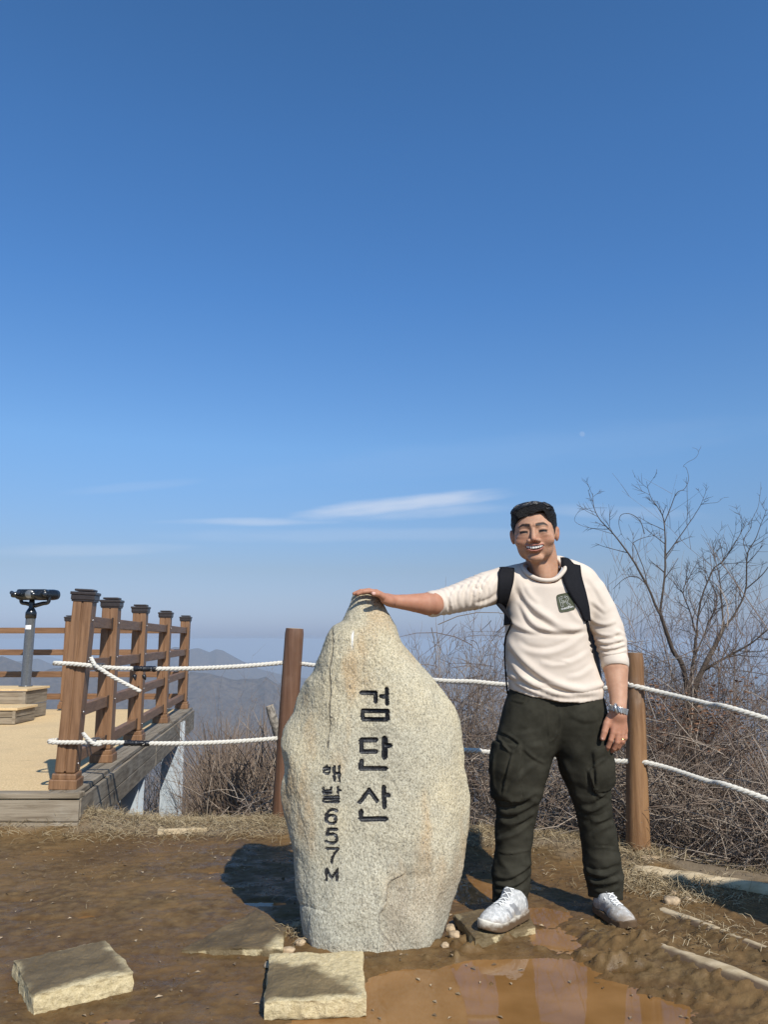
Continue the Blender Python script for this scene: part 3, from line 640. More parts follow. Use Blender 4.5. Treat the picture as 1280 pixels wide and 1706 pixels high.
deck_post(row_x(Dp[0]), Dp[0], PW)
Rl = Matrix.Rotation(R(2.4), 3, 'Y')
for o in set(deck.children) - n_before:   # the first post leans a little to the right
    for w_ in o.data.vertices: w_.co = Rl @ w_.co
for D in Dp[1:]: deck_post(row_x(D), D, PW)
RZ = [.165, .435, .705, .975]
for i in range(4):
    a, b = Vector((row_x(Dp[i]), Dp[i], ZD)), Vector((row_x(Dp[i + 1]), Dp[i + 1], ZD)); d = (b - a).normalized()
    for z in RZ:
        bar('rail', a + d * PW * .5 + Vector((0, 0, z)), b - d * PW * .5 + Vector((0, 0, z)), .05, .072, mDeckY, deck)
        for e, s in ((a + d * (PW * .5 + .002), 1), (b - d * (PW * .5 + .002), -1)):
            c_ = e + nrm * .027 + Vector((0, 0, z)); v, f = box((0, 0, 0), (.006, .035, .085), .001); wpart('rail_bracket', v @ np.array(Rz).T + np.array(c_ + d * s * .017), f, mCapm, deck, False)
# rear railing
xr = row_x(Dp[-1]); yr = Dp[-1]; xs_ = [xr, xr - 1.45, xr - 2.9, xr - 4.35]
for x in xs_[1:]: deck_post(x, yr, PW)
for i in range(3):
    for z in RZ: bar('rail', (xs_[i] - PW * .5, yr, ZD + z), (xs_[i + 1] + PW * .5, yr, ZD + z), .05, .072, mDeckX, deck)
# galvanised columns under the edge
t = NT('galvanised_steel'); n = t.noise(6, 5, .6); at = t.attr('rust', 2)
rus = t.rng(t.math('ADD', at, t.math('MULTIPLY', t.math('SUBTRACT', t.noise(40, 5, .7), .5), 1.2)), .45, .75)
mGalv = t.fin(t.mix(rus, t.mix(t.rng(n, .3, .7), (.46, .52, .56), (.60, .66, .69)), (.25, .11, .045)), t.rng(rus, 0, 1, .5, .85), t.bump(t.noise(80), .2, .002), t.rng(rus, 0, 1, .1, 0))
for (px, pw, D) in ((221, 30, 6.55), (286, 31, 8.75)):
    a = P(px - pw / 2, 1300, D); b = P(px + pw / 2, 1300, D); w = b.x - a.x; cx = (a.x + b.x) / 2; m = MB()
    zt = ZD - .03; zb_ = -2.2; hh = zt - zb_
    for v, f in (box((cx, D - .075, (zt + zb_) / 2), (w, .012, hh), .002), box((cx, D + .075, (zt + zb_) / 2), (w, .012, hh), .002), box((cx, D, (zt + zb_) / 2), (.01, .14, hh - .001), 0)): m.add(v, f)
    for zz in np.linspace(zb_ + .01, zt - .01, 2): pass
    v, f = m.get()
    # rows of vertices so that rust follows the right-hand edges
    o = wpart('steel_column', v, f, mGalv, deck, False); setattr_col(o.data, 'rust', np.where(v[:, 0] > cx + w * .42, .50, 0.1))
for y0 in (5.4, 7.2, 9.0): bar('joist', (XL, y0, ZD - .12), (edge_x(y0) - .02, y0, ZD - .12), .08, .14, mGalv, deck)
# ------------------------------------------------------------------ step box for the viewer
sb = thing('step_box', 'weathered two step wooden box on the deck in front of the viewer', 'step', (P(24, 1207, 8.1).x, 8.1, ZD))
bx = P(24, 1207, 8.15); x1 = bx.x; mStepT = mMat
def stepbox(x1, y0, y1, z0, z1, wd):
    m = MB(); h = (z1 - z0 - .03) / 2
    for k in range(2):
        zc = z0 + h * (k + .5)
        o = bar('front_board', (x1 - wd, y0 + .012, zc), (x1 - .03, y0 + .012, zc), .022, h - .006, mGreyX, sb)
        bar('side_board', (x1 - .012, y0 + .028, zc), (x1 - .012, y1, zc), .022, h - .006, mGreyY, sb)
    bar('corner_post', (x1 - .018, y0 + .013, z0 + .001), (x1 - .018, y0 + .013, z1 - .031), .034, .028, mGreyX, sb) if False else None
    v, f = box((x1 - .016, y0 + .01, (z0 + z1 - .03) / 2), (.032, .03, z1 - z0 - .032), .003); wpart('corner_post', v, f, mGreyX, sb, False)
    v, f = box((x1 - wd / 2 + .01, (y0 + y1) / 2, z1 - .014), (wd + .02, y1 - y0 + .03, .026), .004); wpart('tread', v, f, mStepT, sb, False)
stepbox(x1, 8.15, 8.6, ZD + .004, ZD + .17, 1.4); stepbox(x1 - .115, 8.6, 9.15, ZD + .004, ZD + .335, 1.55)
# ------------------------------------------------------------------ coin viewer on its steel pole
mBlk = simple('black_gloss_paint', (.012, .014, .016), .22, 0, .3, 40, .25, .6)
mChr = simple('brushed_steel', (.20, .20, .19), .25, .55, .15, 60, .15)
mGls = simple('lens_glass', (.03, .04, .06), .04, .3, .1, 5, 0)
DB = 9.0; bb = P(42, 1146, DB); zt0 = ZD + .335
bino = thing('binocular_viewer', 'black coin binocular viewer on a shiny steel pole on the deck', 'viewer', (bb.x, DB, zt0))
ztop = P(48, 1028, DB).z; v, f = rev([(.075, zt0), (.075, zt0 + .01), (.054, zt0 + .012), (.054, ztop)], 28, (bb.x, DB, 0)); wpart('pole', v, f, mChr, bino)
v, f = rev([(.060, ztop - .012), (.062, ztop + .05), (.05, ztop + .075), (.03, ztop + .11), (.034, ztop + .16), (.028, ztop + .2)], 24, (bb.x, DB, 0)); wpart('swivel_neck', v, f, mBlk, bino)
zc = P(55, 991, DB).z; arm = [(bb.x + .03, DB, ztop + .16), (bb.x - .02 + .14, DB, zc - .13), (bb.x + .20, DB, zc - .09), (bb.x + .21, DB, zc + .0)]
for s in (-1, 1):
    cxh = bb.x + .035; pts = spline([(cxh, DB, ztop + .13), (cxh + s * .09, DB, ztop + .155), (cxh + s * .155, DB, zc - .085), (cxh + s * .165, DB, zc - .0)], 16); v, f = tube(pts, np.linspace(.026, .019, 16), 10); wpart('yoke_arm', v, f, mBlk, bino)
hd = MB(); cxh = bb.x + .05
for dx, r, l in ((-.105, .062, .34), (.105, .062, .34)):
    v, f = rev([(.03, -l * .5 - .05), (.034, -l * .5), (r * .8, -l * .42), (r, -l * .3), (r * 1.02, l * .35), (r * .92, l * .5)], 24, (cxh + dx, DB, zc), (.35, .93, .05)); hd.add(v, f)
v, f = box((cxh, DB, zc - .002), (.25, .26, .115), .035); hd.add(v, f); v, f = box((cxh - .02, DB - .05, zc + .035), (.34, .12, .05), .02); hd.add(v, f)
v, f = hd.get(); wpart('viewer_head', v, f, mBlk, bino)
for dx in (-.15, -.075): v, f = rev([(.0001, 0), (.019, 0), (.022, .03), (.014, .032), (.0001, .032)], 16, (cxh + dx - .04, DB - .19, zc + .012), (0, -1, 0)); wpart('eyepiece', v, f, mGls, bino)
v, f = rev([(.040, 0), (.05, .02), (.05, .05), (.044, .055)], 20, (cxh + .0, DB - .15, zc - .005), (.1, -1, .05)); wpart('focus_ring', v, f, mChr, bino)
v, f = rev([(.0001, 0), (.03, 0), (.034, .03), (.02, .036), (.0001, .036)], 18, (cxh + .15, DB - .12, zc + .0), (.5, -1, .1)); wpart('coin_box', v, f, mBlk, bino)
lab = P(46, 1045, DB); an = np.linspace(-2.35, -.95, 9); r_ = .0555
v = np.array([(bb.x + r_ * math.cos(a), DB + r_ * math.sin(a), lab.z + s * .024) for s in (-1, 1) for a in an]); f = [(k, k + 1, k + 10, k + 9) for k in range(8)]
wpart('paper_label', v, f, simple('white_paper', (.8, .8, .8), .6, var=.03), bino, False)
# ------------------------------------------------------------------ ropes
def px3(l): return [tuple(P(*q)) for q in l]
p1x, p1y = row_x(Dp[0]), Dp[0]; fy = p1y - PW / 2 - .014
RG = 'white ropes strung between the posts'
def rope_thing(pts, label, extra=None, **kw):
    v, f = rope(pts, **kw); b = np.asarray(pts[0]); th = thing('rope', label, 'rope', tuple(b), group=RG); wpart('rope_line', v, f, mRope, th); return th
def at(x, y, D): return tuple(P(x, y, D))
# upper and lower ropes from the first deck post to the leaning round post
for (yl, yr_, tapex, lab_, tail) in ((1105, 1103, (221, 262), 'upper white rope tied round the first deck post with black tape', 1), (1236, 1228, (206, 250), 'lower white rope tied round the first deck post with black tape', 0)):
    xa = 112 if tail else 92
    z0 = P(xa, yl, fy).z
    loop = [(p1x + .04, p1y + PW * .5 + .03, z0 - .01), (p1x - PW * .5 - .016, p1y + .05, z0 - .005), (p1x - PW * .5 - .018, p1y - PW * .5 + .0, z0)]
    start = at(xa + 4, yl + 1, fy); mid = at(150, yl + (4 if tail else 1), fy - .005)
    A = np.array(at(190, yl + (8 if tail else 1), 4.6)); B = np.array((pl0.x + (pl1.x - pl0.x) * .5, DL - .01, P(466, yr_, DL).z)); s = sag(A, B, .018, 9)
    th = rope_thing(loop + [start, mid] + [tuple(q) for q in s], lab_)
    # taped splice
    n = 22; ff_ = np.linspace(0, 1, n); pts = []
    full = spline(np.array(loop + [start, mid] + [tuple(q) for q in s]), 500); fpx, _ = proj(full)
    sel = full[(fpx > tapex[0]) & (fpx < tapex[1]) & (full[:, 0] > start[0])]; sel = sel[np.linspace(0, len(sel) - 1, 26).astype(int)]
    rr_ = .0145 + .004 * np.abs(noise(np.stack([np.arange(26) * .7, np.zeros(26), np.zeros(26)], -1))) * 2; rr_[0] = rr_[-1] = .012
    v, f = tube(sel, rr_, 14); v = v + .0035 * noise(v * 60)[:, None] * np.array([1, 1, 1]); wpart('black_tape', v, f, mTape, th)
    if tail:
        tp = [at(151, 1096, fy + .02), at(158, 1108, fy - .02), at(172, 1118, fy - .045), at(195, 1132, fy - .05), at(234, 1152, fy - .05)]
        for s_ in (.012, -.012): pass
        for dx in (0, 16):
            m = MB(); m.add(*tube(spline([np.array(at(tapex[0] + 3 + dx, 1124, 4.6)) + np.array([0, -.01, 0]), np.array(at(tapex[0] + 6 + dx, 1133, 4.6)) + np.array([0.0, -.015, 0])], 5), [.012, .013, .011, .008, .003], 6))
            v, f = m.get(); wpart('tape_end', v + .003 * noise(v * 90)[:, None], f, mTape, th)
    else:
        tp = [at(138, 1222, fy + .03), at(146, 1231, fy - .02), at(156, 1239, fy - .04), at(168, 1240, fy - .045)]
    v, f = rope(tp, .0112); wpart('rope_tail', v, f, mRope, th)
    kx = 166 if tail else 158; kp = np.array(at(kx, yl + (7 if tail else 0), fy - .012)); m = MB(); 
    for k, dx in enumerate((-.012, .0, .014)):
        a = np.linspace(0, 2 * math.pi, 18); q = np.stack([kp[0] + dx + .012 * np.cos(a * 1), kp[1] + .022 * np.cos(a), kp[2] + .022 * np.sin(a)], -1); m.add(*tube(q, .0035, 6))
    v, f = m.get(); wpart('binding_wire', v, f, mWire, th)
# middle and right spans
def z_at(y, D): return P(0, y, D).z
U = [(z_at(1105, DL), z_at(1140, DR)), (z_at(1229, DL), z_at(1266, DR))]
for k, (lab_m, lab_r) in enumerate((('upper white rope passing behind the granite stone and the man', 'upper white rope running right from the post behind the man'), ('lower white rope passing behind the granite stone and the man', 'lower white rope running right from the post behind the man'))):
    xl = pl0.x + (pl1.x - pl0.x) * (.8 if k == 0 else .45); zl, zr = U[k]
    ym = [(722, 1133), (790, 1136), (850, 1141)] if k == 0 else [(777, 1250), (800, 1251), (822, 1254)]
    pts = [(xl + .03, DL + .0, zl), at(600, 1118 if k == 0 else 1242, DL - .16)] + [at(x, y, DL - .32 - .0009 * (x - 722)) for x, y in ym] + [(pr0.x - .10, DR + .04, U[k][1] - .012 + (0.0 if k else -.01)), (pr0.x, DR + .0, zr)]
    rope_thing(pts, lab_m)
    pts = [(pr0.x + .0, DR, zr), at(1110, 1156 if k == 0 else 1279, DR - .09), at(1180, 1173 if k == 0 else 1302, DR - .27), at(1280, 1198 if k == 0 else 1332, DR - .48), (2.93, 3.0, .30 if k == 0 else -.08)]
    if k == 0: pts[0] = (pr0.x, DR, z_at(1141, DR))
    rope_thing(pts, lab_r)
# ------------------------------------------------------------------ half buried logs at the right
t = NT('debarked_log'); n = t.noise(3, 5, .6, t.map((2, 8, 8))); md = t.attr('mud', 2)
mLog = t.fin(t.mix(md, t.mix(t.rng(n, .3, .7), (.40, .30, .17), (.58, .46, .29)), t.mix(t.noise(20, 5), (.085, .053, .028), (.15, .10, .06))), .75, t.bump(n, .4, .008), spec=.25)
mGreyLog = wood('grey_squared_log', (.16, .15, .12), (.28, .26, .21), .5, .8, axis='x')
for i, (a, b, r) in enumerate(LOGS):
    A = np.array(gp(*a)); B = np.array(gp(*b)); B = A + (B - A) * 1.6; n = 90; f_ = np.linspace(0, 1, n); pts = np.stack([A[0] + (B[0] - A[0]) * f_, A[1] + (B[1] - A[1]) * f_, (-.012 if i == 0 else r * .10) + 0 * f_ - (r * .9 if i else .02) * np.exp(-f_ * 10)], -1)
    pts[:, 2] += .006 * noise(pts * 3); rad = r * (.93 + .1 * noise(np.stack([f_ * 6 + i * 7, f_ * 0, f_ * 0], -1))); rad[0] *= .4; rad[1] *= .7; rad[-1] *= .6
    v, f = tube(pts, rad, 28); v = v + (.004 * fbm(v * 14, 3))[:, None] * np.array([.3, .3, 1])
    lab_ = ['pale debarked log edging the ground behind the man, beside the post', 'thin muddy log between the pale edge log and the front log', 'thick muddy log with a bare pale back nearest the camera'][i]
    o = top('edge_log', v, f, mLog, lab_, 'log', (A[0], A[1], 0), group='half buried logs at the lower right')
    up = (v[:, 2] - np.interp(v[:, 0], pts[:, 0], pts[:, 2])) / r
    nn = noise(v * 7) * .9 + noise(v * 25) * .45
    if i == 0: m_ = np.clip(sstep(.5, .0, up + nn * .9) * .95, 0, 1)
    else:
        side = (v[:, 1] - np.interp(v[:, 0], pts[:, 0], pts[:, 1])); m_ = 1 - sstep(.45, .85, up + nn * .5 + side / r * .45)
    setattr_col(o.data, 'mud', np.clip(m_, 0, 1))
# ------------------------------------------------------------------ signed distance modelling (soft bodies)
def smin(a, b, k):
    h = np.clip(.5 + .5 * (b - a) / k, 0, 1); return b + (a - b) * h - k * h * (1 - h)
def smax(a, b, k): return -smin(-a, -b, k)
def sd_ell(p, c, r):
    q = (p - np.array(c)) / np.array(r); k0 = np.linalg.norm(q, axis=-1); k1 = np.linalg.norm(q / np.array(r), axis=-1)
    return k0 * (k0 - 1) / (k1 + 1e-9)
def sd_cone(p, a, b, ra, rb, ky=1.0):
    a = np.array(a, float); b = np.array(b, float); d = b - a; L = d @ d + 1e-12
    t = np.clip(((p - a) @ d) / L, 0, 1)[..., None]; q = p - a - t * d
    if ky != 1.0: q = q * np.array([1, 1 / ky, 1])
    return (np.linalg.norm(q, axis=-1) - (ra + (rb - ra) * t[..., 0])) * min(1, ky)
def sd_chain(p, pts, ky=1.0, k=.003):
    """pts: rows (x,y,z,r)"""
    pts = np.asarray(pts, float); d = None
    for a, b in zip(pts[:-1], pts[1:]):
        e = sd_cone(p, a[:3], b[:3], a[3], b[3], ky); d = e if d is None else smin(d, e, k)
    return d
def remesh_sdf(f, lo, hi, h, fat=1.7):
    """dense grid evaluated only near the surface, then surface nets"""
    lo = np.array(lo, float); hi = np.array(hi, float); B = 8
    nb = np.ceil((hi - lo) / (h * B)).astype(int); n = nb * B + 1
    bi = np.stack(np.meshgrid(*[np.arange(k) for k in nb], indexing='ij'), -1).reshape(-1, 3)
    cen = lo + (bi + .5) * B * h; dc = f(cen); rad = B * h * .87
    act = bi[np.abs(dc) < rad * fat]; D = np.full(n, 1.0)
    sgn = np.sign(dc).reshape(nb); Dr = np.repeat(np.repeat(np.repeat(sgn, B, 0), B, 1), B, 2); D[:-1, :-1, :-1] = Dr
    D[-1] = D[-2]; D[:, -1] = D[:, -2]; D[:, :, -1] = D[:, :, -2]
    l = np.arange(B + 1); loc = np.stack(np.meshgrid(l, l, l, indexing='ij'), -1).reshape(-1, 3)
    for s in range(0, len(act), 400):
        g = act[s:s + 400, None] * B + loc[None]; pts = lo + g * h; v = f(pts.reshape(-1, 3)).reshape(g.shape[:2])
        D[g[..., 0], g[..., 1], g[..., 2]] = v
    ins = D < 0
    c = sum(ins[i:n[0] - 1 + i, j:n[1] - 1 + j, k:n[2] - 1 + k].astype(np.int8) for i in (0, 1) for j in (0, 1) for k in (0, 1))
    cells = np.argwhere((c > 0) & (c < 8)); cid = np.full(np.array(n) - 1, -1, np.int64); cid[tuple(cells.T)] = np.arange(len(cells))
    acc = np.zeros((len(cells), 3)); cnt = np.zeros(len(cells)); cor = [(i, j, k) for i in (0, 1) for j in (0, 1) for k in (0, 1)]
    for a in range(8):
        for b in range(a + 1, 8):
            A, Bq = np.array(cor[a]), np.array(cor[b])
            if np.abs(A - Bq).sum() != 1: continue
            da = D[tuple((cells + A).T)]; db = D[tuple((cells + Bq).T)]; m = (da < 0) != (db < 0)
            t = np.where(m, da / (da - db + 1e-12), 0)[:, None]; acc += np.where(m[:, None], A + t * (Bq - A), 0); cnt += m
    V = lo + (cells + acc / cnt[:, None]) * h; F = []
    for ax in range(3):
        o1, o2 = [(1, 2), (2, 0), (0, 1)][ax]; sl0 = [slice(1, -1)] * 3; sl0[ax] = slice(0, -1); sl1 = list(sl0); sl1[ax] = slice(1, None)
        a = ins[tuple(sl0)]; b = ins[tuple(sl1)]
        for fl, m in ((0, a & ~b), (1, ~a & b)):
            e = np.argwhere(m); off = np.ones(3, int); off[ax] = 0; e = e + off
            d1 = np.zeros(3, int); d1[o1] = 1; d2 = np.zeros(3, int); d2[o2] = 1
            q = [cid[tuple((e - d1 - d2).T)], cid[tuple((e - d2).T)], cid[tuple(e.T)], cid[tuple((e - d1).T)]]
            q = np.stack(q if fl == 0 else q[::-1], -1); F.append(q)
    F = np.concatenate(F); F = F[(F >= 0).all(1)]
    return V, F
def vnormals(V, F):
    a = V[F[:, 2]] - V[F[:, 0]]; b = V[F[:, 3]] - V[F[:, 1]]; fn = np.cross(a, b); N = np.zeros_like(V)
    for k in range(4): np.add.at(N, F[:, k], fn)
    return N / (np.linalg.norm(N, axis=1)[:, None] + 1e-12)
def relax(V, F, n=2, w=.5):
    for _ in range(n):
        S = np.zeros_like(V); C = np.zeros(len(V))
        for k in range(4):
            for j in (1, 3): np.add.at(S, F[:, k], V[F[:, (k + j) % 4]]); np.add.at(C, F[:, k], 1)
        V = V + w * (S / np.maximum(C, 1)[:, None] - V)
    return V
def folds(V, F, lst, side=-1.0):
    """cloth folds: picture polylines (as laid on the cloth), height mm, width px; raised on one flank, sunk on the other"""
    N = vnormals(V, F); px, py = proj(V); d = np.zeros(len(V)); fr = sstep(.15, -.25, N[:, 1])
    for pts, amp, w in lst:
        sp_ = spline(np.array(pts, float), 5 * len(pts)); best = np.full(len(V), 1e9); sg = np.zeros(len(V)); tt = np.zeros(len(V)); m = len(sp_) - 1
        lo = sp_.min(0) - 4 * w; hi = sp_.max(0) + 4 * w; ii = np.where((px > lo[0]) & (px < hi[0]) & (py > lo[1]) & (py < hi[1]))[0]
        if len(ii) == 0: continue
        X, Y = px[ii], py[ii]; bb = np.full(len(ii), 1e9); s_ = np.zeros(len(ii)); t_ = np.zeros(len(ii))
        for k in range(m):
            A, B = sp_[k], sp_[k + 1]; dx, dy = B - A; L = dx * dx + dy * dy + 1e-9; u = ((X - A[0]) * dx + (Y - A[1]) * dy) / L; uc = np.clip(u, 0, 1)
            q = np.hypot(X - A[0] - uc * dx, Y - A[1] - uc * dy); mk = q < bb; bb[mk] = q[mk]; s_[mk] = np.sign(dx * (Y - A[1]) - dy * (X - A[0]))[mk]; t_[mk] = (k + uc[mk]) / m
        env = np.sin(np.clip(t_, 0, 1) * math.pi) ** .6; x = s_ * bb / w
        d[ii] += amp * .001 * env * (np.exp(-(x / 1.0) ** 2) - .75 * np.exp(-((x - 1.35) / .7) ** 2))
    return V + N * (d * fr)[:, None]
def pp(x, y, D, r=None):
    q = P(x, y, D); return (q.x, q.y, q.z) if r is None else (q.x, q.y, q.z, r * D / FPX / (ct + .0))
def chain_px(l): return np.array([pp(*q) for q in l])
DMAN = 3.20
# ------------------------------------------------------------------ the standing man
man = thing('person', 'smiling man in cream sweatshirt and dark cargo trousers, one hand on the granite stone', 'person', (P(925, 1540, 3.15).x, 3.15, 0))
t = NT('skin'); n = t.noise(30, 5, .6); n2 = t.noise(260, 3, .6); lip = t.attr('lip', 2); drk = t.attr('brow', 2); nail = t.attr('nail', 2)
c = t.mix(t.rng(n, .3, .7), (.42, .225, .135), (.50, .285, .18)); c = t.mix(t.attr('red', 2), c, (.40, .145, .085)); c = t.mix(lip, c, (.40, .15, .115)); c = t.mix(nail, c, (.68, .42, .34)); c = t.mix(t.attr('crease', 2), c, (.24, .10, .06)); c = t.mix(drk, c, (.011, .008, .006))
mSkin = t.fin(c, .58, t.bump(n2, .25, .001), spec=.28, Subsurface_Weight=.12, Subsurface_Radius=(.01, .004, .002), Subsurface_Scale=.5)
# head frame: x to the picture's right, y towards the viewer, z up, in metres round the point between the eyes and ears
HC = np.array(pp(891, 889, 3.14)); roll, yaw, pit = R(-3), R(-14), R(1)
Mh = (Matrix.Rotation(roll, 3, 'Y') @ Matrix.Rotation(yaw, 3, 'Z') @ Matrix.Rotation(pit, 3, 'X')); Mh = np.array(Mh)
def to_head(p): # world -> head (y flipped to face the viewer)
    q = (p - HC) @ Mh; return np.stack([q[..., 0] / 1.12, -q[..., 1], q[..., 2]], -1)
def from_head(q):
    q = np.asarray(q, float); return np.stack([q[..., 0] * 1.12, -q[..., 1], q[..., 2]], -1) @ Mh.T + HC
mm_ = .001
def head_sdf(p):
    q = to_head(p) * 1000.0; x, y, z = q[..., 0], q[..., 1], q[..., 2]; qs = np.stack([np.abs(x), y, z], -1)
    d = sd_ell(q, (0, -18, 40), (79, 97, 78)); d = smin(d, sd_ell(q, (0, 20, -18), (71, 68, 93)), 22)
    d = smin(d, sd_ell(qs, (23, 15, -72), (35, 47, 34)), 20)           # jaw
    d = smin(d, sd_ell(q, (0, 60, -106), (27, 22, 17)), 16)            # chin
    d = smin(d, sd_ell(qs, (44, 54, -34), (27, 26, 24)), 14)           # cheeks, lifted by the smile
    d = smin(d, sd_cone(qs, (6, 86, 24), (44, 68, 21), 9, 8), 10)      # brow
    d = smax(d, -sd_ell(qs, (33, 101, 2), (20, 17, 9)), 9)             # sockets
    d = smin(d, sd_ell(qs, (33, 73.5, 5), (19, 14, 7)), 6); d = smin(d, sd_ell(qs, (33, 74, -7), (19, 14, 7)), 6)  # half-closed lids over the slit
    d = smin(d, sd_ell(qs, (37, 70, -17), (22, 14, 9)), 10)
    d = smin(d, sd_cone(q, (0, 90, 8), (0, 107, -32), 7, 10), 9)       # nose
    d = smin(d, sd_ell(qs, (16, 96, -38), (11.5, 13, 9.5)), 5)
    d = smax(d, -sd_ell(qs, (9, 104, -48), (5, 7, 4)), 3)
    d = smax(d, -sd_cone(qs, (24, 101, -36), (44, 84, -64), 1.0, 2.0), 7)  # laugh lines
    d = smin(d, sd_ell(q, (0, 80, -62), (30, 16, 20)), 10)             # muzzle
    zc = -66 + 9 * (x / 34) ** 2                                       # the smile curves up
    lipu = np.sqrt(((z - (zc + 9.5 - 5 * (x / 34) ** 2)) / 3.6) ** 2 + ((y - (95 - 17 * (x / 34) ** 2)) / 6) ** 2) - 1
    lipl = np.sqrt(((z - (zc - 12 + 7 * (x / 34) ** 2)) / 5.5) ** 2 + ((y - (94 - 18 * (x / 34) ** 2)) / 7) ** 2) - 1
    lw = np.clip((np.abs(x) - 31) * 1.0, 0, None)
    d = smin(d, np.maximum(lipu * 4.2, lw), 4); d = smin(d, np.maximum(lipl * 5, lw + np.clip(np.abs(x) - 26, 0, None)), 4)
    op = np.maximum(np.abs(z - (zc - .8)) - 7.8 * np.sqrt(np.clip(1 - (x / 33) ** 2, 0, 1)), 74 - y); d = smax(d, -np.maximum(op, np.abs(x) - 33), 1.6)
    # ears
    er = sd_ell(qs * np.array([1, 1, 1]) - np.stack([.12 * z * 0 + .10 * (z + 8), 0 * z, 0 * z], -1), (81, -4, -8), (9, 16, 30)); er = smax(er, -sd_ell(qs, (90, 8, -4), (7, 9, 18)), 4); d = smin(d, er, 9)
    d = d * .001
    nk = sd_cone(p, pp(900, 915, 3.20), pp(912, 985, 3.235), .064, .070); nk = smin(nk, sd_cone(p, pp(893, 932, 3.13), pp(905, 962, 3.17), .022, .03), .03)
    return smin(d, nk, .018)
hv, hf = remesh_sdf(head_sdf, HC - np.array([.13, .15, .22]), HC + np.array([.13, .15, .15]), .0026)
hv = relax(hv, hf, 1, .4)
hq = to_head(hv) * 1000; ax_, hy_, hz_ = np.abs(hq[:, 0]), hq[:, 1], hq[:, 2]; hx_ = hq[:, 0]
zc = -66 + 9 * (hx_ / 34) ** 2
lipm = ((np.exp(-((hz_ - (zc + 9.8 - 5 * (hx_ / 34) ** 2)) / 3.2) ** 4) + np.exp(-((hz_ - (zc - 12 + 7 * (hx_ / 34) ** 2)) / 5.6) ** 4)) * (ax_ < 32) * (hy_ > 72)).clip(0, 1) * .85
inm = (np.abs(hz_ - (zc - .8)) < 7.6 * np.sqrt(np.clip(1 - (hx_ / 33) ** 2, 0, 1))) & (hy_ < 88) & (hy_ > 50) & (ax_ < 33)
brz = 24.5 + 4.5 * np.clip((ax_ - 12) / 24, 0, 1) - 9 * np.clip((ax_ - 36) / 16, 0, 1) ** 1.5
brow = 1.15 * np.exp(-((hz_ - brz - 1) / np.interp(ax_, [8, 20, 40, 54], [6, 8, 6.5, 3])) ** 4) * sstep(7, 12, ax_) * sstep(56, 47, ax_) * (hy_ > 30) * (.9 + .2 * noise(hq * .35))
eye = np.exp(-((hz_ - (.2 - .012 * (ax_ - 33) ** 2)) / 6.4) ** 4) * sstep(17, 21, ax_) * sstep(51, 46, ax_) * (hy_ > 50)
stub = .03 * np.exp(-((hz_ + 52) / 6) ** 2 - (hx_ / 30) ** 2) * (hy_ > 78) + .03 * np.exp(-((hz_ + 100) / 16) ** 2 - (hx_ / 40) ** 2)
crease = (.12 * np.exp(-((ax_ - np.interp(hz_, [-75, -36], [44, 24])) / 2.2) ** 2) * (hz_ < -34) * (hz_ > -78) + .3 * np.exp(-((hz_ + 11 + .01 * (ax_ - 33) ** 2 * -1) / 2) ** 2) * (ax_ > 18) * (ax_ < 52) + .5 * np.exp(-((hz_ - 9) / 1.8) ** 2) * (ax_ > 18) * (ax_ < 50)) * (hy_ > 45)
scalp = sstep(70, 78, hz_) * .9
redm = (np.exp(-((hx_) / 14) ** 2 - ((hz_ + 36) / 12) ** 2) * .5 + .4 * np.exp(-((ax_ - 44) / 20) ** 2 - ((hz_ + 30) / 18) ** 2) + .5 * (ax_ > 80)) * (hy_ > -40)
# hands: palm, knuckles, fingers as chains rooted in the palm
def hand_left(p):  # resting on the stone (picture left)
    a = sd_chain(p, chain_px([(722, 1006, 3.06, 20), (712, 1006, 3.055, 18.3), (692, 1004.5, 3.03, 15), (672, 1003, 3.01, 12.2), (656, 1001.5, 2.995, 10.6), (648, 1000, 2.99, 10)]), 1.1, .002)
    W1 = P(652, 1001, 2.99); out = []
    # palm as three fans in depth
    pal = None
    for k, (kx, ky, kd) in enumerate([(629, 988.0, 2.935), (627, 986.5, 2.958), (627, 986.5, 2.981), (630, 988.5, 3.003)]):
        e = sd_cone(p, pp(650, 1000, 2.975 + (k - 1.5) * .012), pp(kx, ky, kd), .0150, .0115); pal = e if pal is None else smin(pal, e, .012)
    a = smin(a, pal, .014)
    a = smin(a, sd_cone(p, pp(650, 1003, 2.965), pp(640, 1000, 2.94), .016, .013), .012)
    fs = [[(629, 988, 2.935, 3.9), (618, 985.2, 2.930, 3.55), (606, 986.0, 2.926, 3.35), (596, 989.2, 2.924, 2.9)],
          [(627, 986.5, 2.958, 3.9), (614, 983.6, 2.956, 3.6), (601, 984.8, 2.954, 3.4), (590, 989.0, 2.953, 2.9)],
          [(627, 986.5, 2.981, 3.8), (615, 983.4, 2.982, 3.5), (603, 985, 2.983, 3.3), (593, 989.5, 2.984, 2.8)],
          [(630, 988.5, 3.003, 3.5), (621, 985.6, 3.006, 3.1), (612, 986.2, 3.009, 2.9), (604, 989.5, 3.011, 2.5)]]
    for f_ in fs: a = smin(a, sd_chain(p, chain_px(f_), 1, .002), .004)
    th_ = sd_chain(p, chain_px([(646, 1001, 2.96, 6.0), (637, 994, 2.925, 5.0), (630, 990, 2.905, 4.6), (622, 989.0, 2.895, 4.1)]), 1, .003)
    return smin(a, th_, .007)
lv, lf = remesh_sdf(hand_left, np.array(P(583, 1030, 2.89)) - [.01, .02, .01], np.array(P(728, 972, 3.06)) + [.03, .06, .01], .0019)
